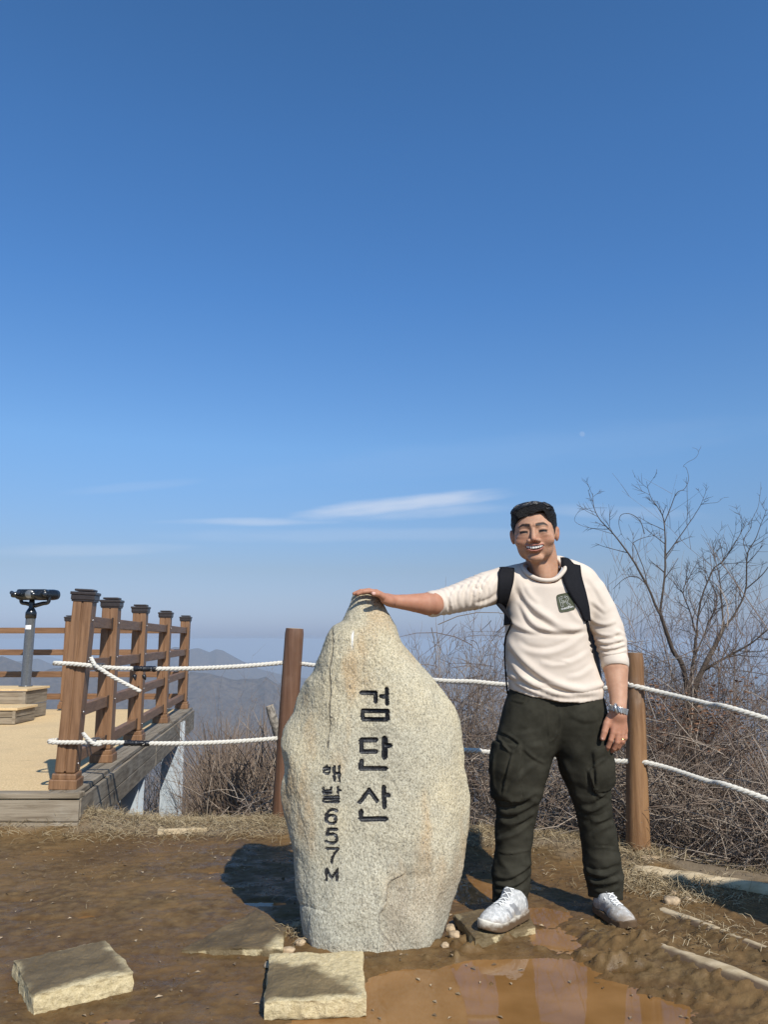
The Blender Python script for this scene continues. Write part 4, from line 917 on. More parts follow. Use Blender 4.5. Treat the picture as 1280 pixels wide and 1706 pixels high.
def hand_right(p):  # hanging beside the thigh (picture right)
    D = 3.09
    a = sd_chain(p, chain_px([(1025, 1080, 3.195, 20), (1026, 1095, 3.18, 20), (1027, 1115, 3.16, 19.5), (1029, 1138, 3.135, 16.6), (1031, 1160, D + .018, 14), (1031, 1178, D - .003, 12.6), (1030, 1190, D - .005, 13)]), .9, .002)
    pal = None
    for kx, ky, kd, wx in [(1022, 1220, D - .012, 1024), (1030, 1221.5, D - .010, 1029), (1037, 1220.5, D - .004, 1033), (1042, 1217, D + .005, 1037)]:
        e = sd_cone(p, pp(wx, 1192, D - .003), pp(kx, ky, kd), .0165, .0118); pal = e if pal is None else smin(pal, e, .012)
    a = smin(a, pal, .014)
    a = smin(a, sd_ell(p, pp(1028, 1206, D + .012), (.036, .017, .038)), .012)
    fs = [[(1022, 1220, D - .012, 4.7), (1018.5, 1233, D - .016, 4.2), (1014, 1244, D - .006, 3.9), (1010.5, 1251, D + .010, 3.3)],
          [(1030, 1221.5, D - .010, 4.8), (1029, 1236.5, D - .014, 4.3), (1024, 1247, D - .002, 3.9), (1019.5, 1251.5, D + .016, 3.3)],
          [(1037, 1220.5, D - .004, 4.5), (1037, 1235, D - .008, 4.1), (1031.5, 1244.5, D + .004, 3.7), (1027, 1248, D + .022, 3.2)],
          [(1042, 1217, D + .005, 4.1), (1042.5, 1229, D + .002, 3.6), (1038.5, 1237, D + .010, 3.3), (1034, 1241, D + .026, 2.9)]]
    for f_ in fs: a = smin(a, sd_chain(p, chain_px(f_), 1, .002), .0035)
    th_ = sd_chain(p, chain_px([(1017, 1195, D - .002, 6.0), (1011.5, 1206, D - .010, 5.6), (1008, 1219, D - .018, 5.0), (1004.8, 1230, D - .020, 4.2)]), 1, .003)
    return smin(a, th_, .008)
rv, rf = remesh_sdf(hand_right, np.array(P(999, 1262, 3.09)) - [.01, .05, .01], np.array(P(1052, 1085, 3.17)) + [.02, .07, .01], .0019)
def torso_in(p):
    d = sd_chain(p, chain_px([(912, 975, 3.235, 30), (920, 1010, 3.22, 52), (922, 1100, 3.21, 54), (925, 1180, 3.21, 56)]), .62, .05)
    d = smin(d, sd_chain(p, chain_px([(890, 975, 3.22, 18), (835, 975, 3.18, 17), (765, 998, 3.10, 15), (715, 1006, 3.055, 17)]), 1, .02), .03)
    d = smin(d, sd_chain(p, chain_px([(950, 975, 3.22, 18), (990, 1000, 3.21, 17), (1020, 1065, 3.20, 15), (1025, 1092, 3.185, 17)]), 1, .02), .03)
    d = smin(d, sd_chain(p, chain_px([(900, 1190, 3.2, 34), (862, 1320, 3.18, 20), (850, 1490, 3.18, 14), (852, 1512, 3.17, 13)]), 1, .02), .03)
    return smin(d, sd_chain(p, chain_px([(950, 1190, 3.2, 34), (985, 1320, 3.2, 20), (1007, 1485, 3.22, 13), (1006, 1506, 3.22, 12)]), 1, .02), .03)
tv, tf = remesh_sdf(torso_in, np.array(P(700, 1530, 3.05)) - [.05, .25, .05], np.array(P(1050, 930, 3.2)) + [.05, .3, .05], .013)
allv = [hv, lv, rv, tv]; allf = [hf, lf, rf, tf]; off = 0; FF = []
for v, f in zip(allv, allf): FF.append(f + off); off += len(v)
TICK('body')
body = wpart('body', np.vstack(allv), np.concatenate(FF), mSkin, man)
z0 = lambda n: np.zeros(n)
rest = len(lv) + len(rv) + len(tv)
def nailmask(v, spots):
    m = np.zeros(len(v))
    for c, r in spots: m = np.maximum(m, sstep(1.15, .8, np.linalg.norm((v - np.array(c)) / np.array(r), axis=1)))
    return m
nl = nailmask(lv, [(pp(623.5, 988.2, 2.882), (.009, .009, .0085))]); nr = nailmask(rv, [(pp(1004.6, 1231.5, 3.055), (.006, .008, .009)), (pp(1010, 1252, 3.085), (.005, .008, .006))])
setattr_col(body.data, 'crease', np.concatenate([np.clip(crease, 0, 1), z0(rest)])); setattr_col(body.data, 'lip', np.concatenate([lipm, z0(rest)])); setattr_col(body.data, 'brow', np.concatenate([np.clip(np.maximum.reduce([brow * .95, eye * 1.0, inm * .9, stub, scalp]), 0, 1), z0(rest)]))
setattr_col(body.data, 'nail', np.concatenate([z0(len(hv)), nl, nr, z0(len(tv))])); setattr_col(body.data, 'red', np.concatenate([redm, z0(len(lv)) + .45, z0(len(rv)) + .45 * sstep(P(0, 1165, 3.17).z, P(0, 1195, 3.17).z, rv[:, 2]), z0(len(tv))]))
# eyes, teeth, hair
mEye = simple('eye_white', (.03, .022, .02), .15, var=.05); mPup = simple('dark_iris', (.012, .008, .006), .1, var=.1); mTeeth = simple('teeth', (.83, .80, .72), .25, var=.05)
for s in (-1, 1):
    v, f = rev([(.0001, -.5), (.75, -.42), (1, 0), (.75, .42), (.0001, .5)], 16); v = v * np.array([.0155, .0045, .0135]) ; v = v[:, [0, 1, 2]]
    a = np.linspace(0, 2 * math.pi, 20, endpoint=False); V = [(s * .033, .0865, .0)]; V += [(s * .033 + .011 * math.cos(q), .0858 - .002 * abs(math.cos(q)), .0 + .0012 * math.sin(q)) for q in a]
    e = wpart('eye', from_head(V), [(0, 1 + k, 1 + (k + 1) % 20) for k in range(20)], mEye, man, True)
    V = [(s * .033 - .001, .0875, .0)] + [(s * .033 - .001 + .0062 * math.cos(q), .0868, .0 + .0024 * math.sin(q)) for q in a]
    wpart('iris', from_head(V), [(0, 1 + k, 1 + (k + 1) % 20) for k in range(20)], mPup, e, True)
tt = MB()
for k, xw in enumerate([8.6, 7.0, 7.2, 6.0, 5.6]):
    pass
xc = 0; xsn = [4.3, 12.2, 19.2, 25.2]
for s in (-1, 1):
    for x_, w_, hh in zip(xsn, (8.3, 7.2, 6.6, 5.4), (11.0, 10.2, 9.6, 8)):
        y_ = 91.5 - 17 * (x_ / 34) ** 2; z_ = -66 + 9 * (x_ / 34) ** 2 + 1.6
        v, f = box((0, 0, 0), (w_, 5, hh), 1.6, Matrix.Rotation(s * x_ * .022, 3, 'Z')); tt.add(from_head((v * np.array([1, 1, 1]) + np.array([s * x_, y_, z_])) * .001), f)
v, f = tt.get(); wpart('teeth', v, f, mTeeth, man, True, kind='stuff')
def hair_sdf(p):
    q = to_head(p) * 1000.0; x, y, z = q[..., 0], q[..., 1], q[..., 2]
    d = sd_ell(q, (0, -20, 42), (85, 104, 87)); d = smin(d, sd_ell(q, (8, 44, 92), (52, 40, 30)), 24); d = smin(d, sd_ell(q, (-38, 28, 82), (36, 48, 34)), 20); d = smin(d, sd_ell(q, (44, 20, 74), (32, 50, 36)), 20)
    d = smin(d, sd_ell(np.stack([np.abs(x), y, z], -1), (62, -4, 6), (14, 44, 44)), 14)
    # combed locks running from the parting to the picture's left
    d = d - (2.2 * np.abs(np.sin(y * .085 + x * .04 + z * .06 + 2.5 * noise(q * np.array([.012, .03, .02])))) ** 1.5 + 1.0 * np.abs(np.sin(y * .26 + x * .10 + 2 * noise(q * .03)))) * sstep(20, 70, z) + 1.4 - 2.0 * noise(q * np.array([.03, .05, .03])) - .8 * noise(q * np.array([.05, .2, .1]))
    hl = np.interp(x, [-92, -74, -68, -60, -50, -34, -12, 8, 24, 34, 42, 48, 55, 62, 72, 78, 92], [-30, -22, 12, 38, 54, 60, 67, 73, 79, 82, 79, 64, 40, 22, 2, -20, -24]) + 3.0 * noise(q * np.array([.10, .03, .03]))
    keep = smin(-(z - hl) * .8, (y - np.interp(z, [-40, 0, 40], [26, 30, 20])), 5)
    d = smax(d, keep, 3)
    d = smax(d, -(z + 58 + .25 * (y + 20)) * .9, 4)
    d = smax(d, -sd_ell(np.stack([np.abs(x), y, z], -1), (90, -4, -16), (16, 21, 30)), 3)
    return d * .001
gv, gfc = remesh_sdf(hair_sdf, HC - np.array([.12, .16, .09]), HC + np.array([.12, .17, .15]), .0028)
t = NT('black_hair'); n = t.noise(1.0, 5, .7, t.map((25, 170, 200))); mHair = t.fin(t.mix(t.rng(n, .3, .7), (.004, .0035, .003), (.013, .011, .010)), .5, t.bump(n, 1, .012), spec=.3)
TICK('hair')
wpart('hair', gv, gfc, mHair, man)
# loose strands over the cap
strands = []; srad = []; lk_p = []; lk_r = []; mLock = simple('combed_lock', (.010, .009, .0085), .36, spec=.55, var=.5, scale=300)
hb_ = BVHTree.FromPolygons([tuple(v) for v in gv], gfc.tolist())
for k in range(450):
    x0 = random.uniform(-70, 62); y0 = random.uniform(-40, 66); src = from_head(np.array([x0, y0, 150]) * mm_); dn = Vector(from_head(np.array([0, 0, 0.])) - from_head(np.array([0, 0, .1]))).normalized()
    hit = hb_.ray_cast(Vector(src), dn, .2)
    if hit[0] is None: continue
    pl = []; q = np.array(to_head(np.array(hit[0]))) * 1000; dx, dy = (-1, .42) if x0 < 34 else (.9, .1); dx += random.gauss(0, .12); dy += random.gauss(0, .15); L_ = random.uniform(14, 30); dx *= L_ / 6; dy *= L_ / 6; amp = random.uniform(.2, 1.3); ok = True
    for i in range(6):
        w = from_head(q * mm_); nr_ = hb_.find_nearest(Vector(w))
        if nr_[0] is None: ok = False; break
        off_ = np.array(nr_[1]) * (.0004 + .0018 * amp * (i / 5) ** 1.3); pl.append(np.array(nr_[0]) + off_); q = to_head(np.array(nr_[0])) * 1000 + np.array([dx, dy, -1.5])
    if ok and (to_head(pl[-1])[2] > .035): strands.append(np.array(pl)); srad.append(np.array([.0006, .0009, .001, .0009, .0007, .0003]))
for k in range(420):   # combed locks lying over the cap, swept away from the parting
    x0 = random.uniform(-66, 66); y0 = random.uniform(-30, 74); hit = hb_.ray_cast(Vector(from_head(np.array([x0, y0, 150]) * mm_)), dn, .2)
    if hit[0] is None: continue
    pl = []; q = np.array(to_head(np.array(hit[0]))) * 1000; right_ = x0 > 38
    st_ = random.uniform(4.5, 7.5); dx, dy = (st_ * .5, -st_ * .35) if right_ else (-st_ * .85, st_ * random.uniform(.1, .5)); lift_ = random.uniform(.3, 1)
    for i in range(8):
        nr_ = hb_.find_nearest(Vector(from_head(q * mm_))); pl.append(np.array(nr_[0]) + np.array(nr_[1]) * (.0002 + .0022 * lift_ * math.sin(i / 7 * math.pi) ** .7)); q = to_head(np.array(nr_[0])) * 1000 + np.array([dx, dy + random.gauss(0, .5), -1.2])
    if to_head(pl[-1])[2] > .03: lk_p.append(np.array(pl)); lk_r.append(np.array([.0006, .0018, .0026, .0028, .0025, .002, .0013, .0004]) * random.uniform(.6, 1.1))
v, f = twigs(lk_p, lk_r, 5); wpart('hair_locks', v, f, mLock, man, kind='stuff')
v, f = twigs(strands, srad, 3); wpart('hair_strands', v, f, simple('grey_highlight_strand', (.035, .032, .030), .35, spec=.7), man, kind='stuff')  # strand colour lightened to grey to paint in the hair's highlights
TICK('e')
# ------------------------------------------------------------------ clothes
t = NT('cream_sweatshirt'); n = t.noise(520, 3, .6); n2 = t.noise(9, 4)
mShirt = t.fin(t.mix(t.rng(n2, .3, .7), (.60, .51, .415), (.67, .575, .47)), .9, t.bump(n, .25, .001), spec=.1)
mRib = t.m
TR = [(925, 905, 925 + 0), ]
TORSO = np.array([(948, 884, 940), (955, 868, 955), (965, 852, 972), (980, 846, 986), (1000, 843, 990), (1020, 842, 986), (1043, 842, 979), (1068, 843, 980), (1101, 844, 987), (1130, 846, 997), (1146, 848, 1003), (1160, 850, 1002), (1180, 853, 1000)], float)
TZ = np.array([P(925, y, DMAN).z for y in TORSO[:, 0]])[::-1]; TXL = np.array([P(a, y, DMAN + .02).x for y, a, b in TORSO])[::-1]; TXR = np.array([P(b, y, DMAN + .02).x for y, a, b in TORSO])[::-1]
def torso_sd(p, grow_=0.0):
    z = p[..., 2]; xl = np.interp(z, TZ, TXL) - grow_; xr = np.interp(z, TZ, TXR) + grow_; c = (xl + xr) / 2; a = (xr - xl) / 2
    b = np.interp(z, [TZ[0], TZ[3], TZ[6], TZ[9], TZ[11], TZ[12]], [.136, .134, .130, .118, .09, .075]) + grow_; yc = np.interp(z, [TZ[0], TZ[6], TZ[-1]], [3.205, 3.215, 3.235])
    q = (np.abs((p[..., 0] - c) / a) ** 2.4 + np.abs((p[..., 1] - yc) / b) ** 2.4) ** (1 / 2.4); return (q - 1) * np.minimum(a, b) * .9
zhem = lambda x: np.interp(x, [P(848, 1151, DMAN).x, P(880, 1161, DMAN).x, P(925, 1169, DMAN).x, P(960, 1171, DMAN).x, P(1003, 1166, DMAN).x], [P(0, 1151, 3.1).z, P(0, 1162, 3.1).z, P(0, 1169, 3.1).z, P(0, 1171, 3.1).z, P(0, 1166, 3.1).z])
AL = chain_px([(885, 965, 3.23, 22), (862, 968, 3.215, 27), (838, 974, 3.19, 29), (812, 981, 3.165, 28), (788, 989, 3.14, 26), (765, 996, 3.11, 23.5), (745, 1001, 3.09, 22), (730, 1004, 3.075, 20.5), (716, 1006.5, 3.06, 19.3), (705, 1007, 3.05, 19)])
AR = chain_px([(945, 962, 3.23, 22), (966, 966, 3.22, 25), (984, 988, 3.22, 27), (1000, 1018, 3.215, 27), (1013, 1048, 3.21, 26), (1019, 1072, 3.20, 25), (1023, 1092, 3.185, 22), (1026, 1110, 3.165, 19.6), (1027, 1125, 3.15, 19.4)])
def shirt_sdf(p):
    d = torso_sd(p); top_ = p[..., 2] - TZ[-1] - .0; d = smax(d, top_, .03)
    sh = sd_chain(p, chain_px([(862, 968, 3.22, 21), (885, 958, 3.235, 22), (905, 951, 3.24, 24), (930, 952, 3.24, 24), (950, 957, 3.235, 22), (972, 966, 3.225, 21)]), 1.25, .02); d = smin(d, sh, .035)
    al = sd_chain(p, AL, 1.0, .003); c1 = np.array(AL[-2][:3]); dr = np.array(AL[-1][:3]) - c1; dr /= np.linalg.norm(dr); cutl = (p - c1 - dr * .001) @ dr; al = smax(al, cutl, .004)
    ar = sd_chain(p, AR, 1.0, .003); c2 = np.array(AR[-2][:3]); dr = np.array(AR[-1][:3]) - c2; dr /= np.linalg.norm(dr); ar = smax(ar, (p - c2 - dr * .004) @ dr, .004)
    d = smin(d, al, .03); d = smin(d, ar, .016)
    # gathered sleeves: rings of cloth above both cuffs
    for A, k0, k1, amp in ((AL, 3, 7, .0042), (AR, 4, 6, .0048)):
        a, b = A[k0][:3], A[k1][:3]; dd = b - a; L = np.linalg.norm(dd); dd = dd / L; s = (p - a) @ dd; m = sstep(0, .05, s) * sstep(L + .002, L - .012, s) * (np.linalg.norm(p - a - s[..., None] * dd, axis=-1) < .11)
        w = s + .016 * noise(p * 9 + 3) + .006 * noise(p * 30); d = d - amp * m * (np.sin(w * 2 * math.pi / .024) * (.55 + .6 * noise(p * 14)) )
    hz0 = zhem(p[..., 0]); d = smax(d, -(p[..., 2] - hz0) * .95, .004)
    d = d + .0045 * np.exp(-((p[..., 2] - hz0 - .042) / .005) ** 2) - .004 * np.exp(-((p[..., 2] - hz0 - .058) / .010) ** 2) + .0006 * np.sin(p[..., 0] * 900) * (p[..., 2] < hz0 + .04)
    # neck opening
    nb_ = sd_cone(p, pp(893, 905, 3.13), pp(908, 962, 3.19), .078, .084); d = smax(d, -(nb_ + .008), .006)
    d = d + .0016 * noise(p * 16) + .0025 * noise(p * 7)
    return d
SV, SF = remesh_sdf(shirt_sdf, np.array(P(700, 1180, 3.1)) - [.02, .24, .02], np.array(P(1052, 925, 3.2)) + [.03, .24, .02], .0052)
SFOLD = [([(862, 950), (872, 985), (890, 1012), (915, 1030), (935, 1042), (972, 1048)], 11, 7), ([(868, 1000), (885, 1035), (910, 1048), (950, 1050), (980, 1044)], 10, 5.5), ([(846, 1030), (862, 1042), (882, 1050), (905, 1052)], 6, 5),
    ([(842, 1058), (856, 1080), (884, 1110), (920, 1135), (965, 1150), (1000, 1152)], 12, 7), ([(848, 1095), (868, 1125), (900, 1145), (940, 1157), (985, 1157)], 10, 5), ([(850, 1125), (870, 1142), (900, 1155), (935, 1161)], 7, 4.5),
    ([(980, 1050), (950, 1075), (915, 1088), (880, 1085), (860, 1072)], 6, 6), ([(984, 1085), (955, 1102), (925, 1108), (900, 1104)], 5, 5), ([(990, 1110), (968, 1125), (945, 1130)], 4, 5), ([(872, 965), (885, 990), (900, 1005)], 5, 5), ([(915, 1102), (935, 1100), (950, 1103)], 3, 3),
    ([(978, 1042), (960, 1030), (945, 1012), (925, 1000)], 4, 5), ([(985, 1000), (1000, 1012), (1012, 1022)], 4, 4), ([(978, 1022), (992, 1036), (1010, 1040), (1028, 1034)], 6, 4), ([(985, 1046), (1000, 1056), (1018, 1058), (1036, 1050)], 7, 4), ([(988, 1060), (1004, 1070), (1022, 1070), (1042, 1062)], 8, 3.6),
    ([(992, 1071), (1008, 1080), (1026, 1079), (1044, 1072)], 8, 3.4), ([(996, 1084), (1012, 1090), (1030, 1088), (1046, 1082)], 6, 3), ([(980, 960), (995, 980), (1006, 1000), (1015, 1020)], 3, 5),
    ([(835, 955), (822, 975), (815, 1000)], 5, 4), ([(820, 958), (806, 975), (800, 998)], 6, 3.6), ([(805, 962), (795, 980), (790, 1008)], 7, 3.6), ([(790, 968), (780, 985), (778, 1012)], 6, 3.4), ([(775, 974), (766, 990), (766, 1016)], 5, 3.4), ([(760, 980), (752, 995), (754, 1018)], 5, 3),
    ([(842, 985), (822, 1000), (805, 1008), (790, 1010)], 6, 4), ([(846, 1005), (830, 1012), (812, 1012)], 5, 4)]
SV = relax(SV, SF, 1, .3); SV = folds(SV, SF, SFOLD)
TICK('shirt')
shirt = wpart('sweatshirt', SV, SF, mShirt, man)
sb_ = BVHTree.FromPolygons([tuple(v) for v in SV], SF.tolist())
def front_hit(x, y, lift=.0):
    a, b, c = ray(x, y); d = Vector((a, b, c)).normalized(); h = sb_.ray_cast(Vector((0, 0, H)), d, 10)
    return None if h[0] is None else (np.array(h[0]) + np.array(h[1]) * lift, np.array(h[1]))
def onshirt(x, y, lift=.003):
    h = front_hit(x, y, lift)
    if h is None:
        w = P(x, y, 3.12); n_ = sb_.find_nearest(w); return np.array(n_[0]) + np.array(n_[1]) * lift
    return h[0]
# ribbed collar: a ring laid round the neck opening
cl = []
Cc = np.array(pp(906.5, 945, 3.165)); 
for k in range(49):
    a = 2 * math.pi * k / 48; ca, sa = math.cos(a), math.sin(a)       # sa<0: towards the viewer
    w = Cc + np.array([.089 * ca, .073 * sa, 0]); w[2] += (.030 * sa + .0 * ca) if sa < 0 else .018 * sa
    n_ = sb_.find_nearest(Vector(w)); cl.append(np.array(n_[0]) * .8 + w * .2 + np.array([0, 0, .002]))
cl = np.array(cl); cl = cl[:-1]
for _ in range(5): cl = (np.roll(cl, 1, 0) + cl * 2 + np.roll(cl, -1, 0)) / 4
cl = np.vstack([cl, cl[:1]]); v, f = tube(cl, .0088, 12, False); wpart('collar', v, f, mRib, shirt)
cl2 = cl.copy(); cen = cl2.mean(0); cl2 = cen + (cl2 - cen) * .88 + np.array([0, 0, -.003]); v, f = tube(cl2, .006, 10, False); wpart('undershirt_collar', v, f, simple('pale_blue_cotton', (.42, .48, .54), .9, var=.06, scale=300), man)
# cuffs and hem band
def ring_band(name, c, dr, r, w, bulge=.003):
    dr = Vector(dr).normalized(); v, f = rev([(r * .93, 0), (r + bulge * .3, .002), (r + bulge, w * .3), (r + bulge * .9, w * .7), (r - .001, w), (r * .9, w + .002), (r * .86, w - .01)], 40, c, dr, False)
    v = v + .0012 * noise(v * 40)[:, None]; wpart(name, v, f, mRib, shirt)
c1 = AL[-2][:3]; dr = AL[-1][:3] - AL[-3][:3]; drn = dr / np.linalg.norm(dr); ring_band('cuff', c1 - drn * .036, dr, AL[-2][3] + .0028, .041)
c2 = AR[-2][:3]; dr = AR[-1][:3] - AR[-3][:3]; drn = dr / np.linalg.norm(dr); ring_band('cuff', c2 - drn * .040, dr, AR[-2][3] + .0034, .047)
# ------------------------------------------------------------------ badge on the chest
mBadge = simple('olive_badge', (.055, .062, .03), .8, var=.15, scale=200, bump=.3); mWht = simple('white_thread', (.80, .79, .74), .7, var=.05)
bc, ba = (943.0, 1003.5), R(-12); hw, hh = 13.6, 15.2
def badge_pt(u, v, lift):
    x = bc[0] + (u * math.cos(ba) - v * math.sin(ba)); y = bc[1] + (u * math.sin(ba) + v * math.cos(ba)); return onshirt(x, y, lift)
N = 17; V = []
for j in range(N):
    for i in range(N):
        u, w = -1 + 2 * i / (N - 1), -1 + 2 * j / (N - 1); r_ = (abs(u) ** 7 + abs(w) ** 7) ** (1 / 7) + 1e-9; m_ = max(abs(u), abs(w)); k = m_ / r_ if r_ > 0 else 1
        V.append(badge_pt(u * hw * k, w * hh * k, .0035))
V = np.array(V); F = [(j * N + i, j * N + i + 1, (j + 1) * N + i + 1, (j + 1) * N + i) for j in range(N - 1) for i in range(N - 1)]
rim = [i for i in range(N)] + [j * N + N - 1 for j in range(1, N)] + [(N - 1) * N + i for i in range(N - 2, -1, -1)] + [j * N for j in range(N - 2, 0, -1)]
low = V[rim] + np.array([0, .006, 0]); n0_ = len(V); V = np.vstack([V, low]); L = len(rim); F += [(rim[i], rim[(i + 1) % L], n0_ + (i + 1) % L, n0_ + i) for i in range(L)]
badge = wpart('badge', V, F, mBadge, shirt)
def bd(cx, cy):   # badge crop (60x50 px shown at 21.33 per px) to local u, v
    x, y = 915 + cx / 21.33 - bc[0], 980 + cy / 21.33 - bc[1]; return (x * math.cos(-ba) - y * math.sin(-ba), x * math.sin(-ba) + y * math.cos(-ba))
RL = [[(490, 350), (415, 375), (445, 480), (530, 465)], [(480, 300), (345, 335), (440, 670), (510, 655), (485, 555), (540, 525), (600, 440), (615, 380), (585, 335), (520, 345)],
      [(520, 300), (600, 290), (665, 330), (690, 400), (660, 470), (625, 505), (760, 605), (680, 635), (585, 500)], [(430, 535), (470, 520), (530, 500)]]
m = MB()
for s_ in RL:
    pts = np.array([badge_pt(*bd(*q), .0052) for q in s_]); q = np.array([p_ for a, b in zip(pts[:-1], pts[1:]) for p_ in (a, a + (b - a) * .5)] + [pts[-1]]); m.add(*tube(q, .0006, 5))
v, f = m.get(); wpart('badge_letter', v, f, mWht, shirt, kind='stuff')
tx = bpy.data.curves.new('badge_text', 'FONT'); tx.body = 'CHRISTON'; tx.size = 4.3; tx.align_x = 'CENTER'; tx.offset = .05; to = bpy.data.objects.new('t', tx); COL.objects.link(to)
bpy.context.view_layer.update(); tm = bpy.data.meshes.new_from_object(to); bpy.data.objects.remove(to)
tv_ = np.array([badge_pt(v.co.x * .98 + .2, 11.3 - v.co.y, .0050) for v in tm.vertices]); wpart('badge_text', tv_, [tuple(p_.vertices) for p_ in tm.polygons], mWht, shirt, False)
# ------------------------------------------------------------------ trousers
t = NT('dark_cargo_cotton'); n = t.noise(600, 2, .5); n2 = t.noise(12, 5, .65)
mPant = t.fin(t.mix(t.rng(n2, .3, .7), (.024, .0225, .016), (.043, .040, .029)), .9, t.bump(n, .3, .001), spec=.06)
PL = chain_px([(884, 1200, 3.20, 45), (877, 1235, 3.19, 46.5), (867, 1275, 3.185, 45), (864, 1310, 3.18, 38), (861, 1345, 3.18, 31), (857, 1390, 3.18, 29), (855, 1430, 3.18, 27), (852, 1455, 3.18, 28.5), (851, 1478, 3.175, 27), (850, 1500, 3.17, 26), (850, 1530, 3.16, 25)])
PR = chain_px([(964, 1200, 3.20, 45), (972, 1240, 3.20, 45), (978, 1275, 3.20, 43), (984, 1315, 3.20, 32), (990, 1350, 3.20, 26.5), (998, 1392, 3.205, 27.5), (1003, 1430, 3.21, 28), (1007, 1458, 3.22, 28), (1009, 1478, 3.225, 26), (1010, 1496, 3.225, 25), (1011, 1525, 3.22, 24)])
def cutend(p, a, d, off): d = np.array(d) / np.linalg.norm(d); return (p - np.array(a)) @ d - off
def pants_sdf(p):
    a = sd_chain(p, PL, 1.0, .008); b = sd_chain(p, PR, 1.0, .008)
    a = smax(a, cutend(p, PL[-3][:3], (.10, -.25, -1), .050), .004); b = smax(b, cutend(p, PR[-3][:3], (-.1, -.25, -1), .040), .004)
    hp = sd_chain(p, chain_px([(898, 1150, 3.205, 46), (903, 1178, 3.205, 50), (908, 1200, 3.2, 46)]), .84, .03); h2 = sd_chain(p, chain_px([(954, 1150, 3.205, 46), (950, 1178, 3.205, 50), (946, 1200, 3.2, 46)]), .84, .03)
    d = smin(smin(a, b, .014), smin(hp, h2, .03), .04); d = smax(d, p[..., 2] - P(0, 1150, 3.1).z, .01)
    # cargo pockets: bellowed pads with a flap
    for c, sx_, sz_, tl in ((pp(842, 1284, 3.13), .058, .105, .05), (pp(1004, 1278, 3.14), .045, .085, -.12)):
        q = p - np.array(c); q = np.stack([q[..., 0] * math.cos(tl) - q[..., 2] * math.sin(tl), q[..., 1], q[..., 0] * math.sin(tl) + q[..., 2] * math.cos(tl)], -1)
        bx = np.abs(q) - np.array([sx_ - .02, .05, sz_ - .02]); bxd = np.linalg.norm(np.maximum(bx, 0), axis=-1) + np.minimum(bx.max(-1), 0) - .02
        d = smin(d, np.maximum(bxd, d - .013), .005)
    # creases: diagonal in the lap, bunched at knee and ankle
    z = p[..., 2]; w = noise(p * np.array([7, 7, 15]) + 2) * .8 + .5 * noise(p * np.array([14, 14, 34]) + 8)
    kn = np.exp(-((z - P(0, 1350, 3.1).z) / .07) ** 2) + 1.2 * np.exp(-((z - P(0, 1462, 3.1).z) / .055) ** 2) + .45
    rg_ = 1 - 2.2 * np.abs(noise(p * np.array([8, 8, 12]) + np.array([0, 0, 1]) * (p[..., :1] * 6) + 12)); d = d - .0035 * kn * np.maximum(rg_, -.3) - .0035 * kn * w - .0028 * noise(p * np.array([26, 26, 50])) * kn
    return d
PV, PF = remesh_sdf(pants_sdf, np.array(P(810, 1520, 3.1)) - [.03, .25, .04], np.array(P(1042, 1145, 3.2)) + [.04, .24, .03], .0052)
PFOLD = [([(832, 1218), (850, 1226), (866, 1240), (852, 1253), (830, 1230)], 5, 2.6), ([(826, 1222), (838, 1238), (850, 1252)], 6, 2.4), ([(866, 1240), (890, 1262), (910, 1272)], 4, 3), ([(856, 1250), (846, 1290), (838, 1325)], 6, 2.6), ([(824, 1255), (822, 1290), (826, 1320)], 4, 2.4),
    ([(912, 1175), (914, 1210), (917, 1240)], 3, 2), ([(932, 1172), (934, 1205), (926, 1228), (916, 1236)], 3, 2), ([(850, 1165), (872, 1170), (878, 1160)], 3, 2.4), ([(905, 1215), (880, 1222), (855, 1225)], 4, 5), ([(905, 1240), (880, 1246)], 4, 5), ([(905, 1265), (880, 1282), (858, 1305), (845, 1330)], 4, 5),
    ([(896, 1330), (876, 1345), (852, 1352), (832, 1350)], 9, 5.5), ([(898, 1345), (875, 1362), (850, 1372), (830, 1366)], 9, 5), ([(890, 1365), (865, 1385), (840, 1396), (826, 1400)], 7, 5), ([(828, 1335), (850, 1342), (876, 1332), (895, 1318)], 6, 5), ([(828, 1418), (850, 1422), (884, 1416)], 3.5, 2),
    ([(820, 1458), (845, 1462), (870, 1450), (884, 1436)], 8, 4.5), ([(820, 1472), (848, 1476), (868, 1468), (882, 1455)], 8, 4), ([(822, 1484), (846, 1490), (876, 1482)], 5, 3.5),
    ([(1012, 1262), (996, 1272), (985, 1290), (1000, 1325), (1012, 1318)], 6, 3), ([(980, 1280), (990, 1310), (1000, 1335)], 6, 3), ([(1016, 1335), (1000, 1342), (985, 1350), (968, 1345)], 8, 5), ([(1022, 1355), (1002, 1366), (985, 1368)], 8, 5), ([(1024, 1372), (1004, 1380), (988, 1395)], 6, 5),
    ([(1030, 1415), (1010, 1412), (990, 1412)], 3, 2), ([(1034, 1446), (1012, 1456), (990, 1455), (976, 1448)], 8, 4.5), ([(1036, 1462), (1012, 1470), (990, 1470), (980, 1462)], 8, 4), ([(1034, 1478), (1010, 1486), (986, 1482)], 5, 3.5), ([(930, 1255), (950, 1290), (965, 1340)], 4, 6), ([(950, 1190), (975, 1200), (1000, 1196)], 3, 5)]
PV = relax(PV, PF, 1, .3); PV = folds(PV, PF, [(a_, b_ * 1.2, c_) for a_, b_, c_ in PFOLD])
TICK('pants')
wpart('cargo_trousers', PV, PF, mPant, man)
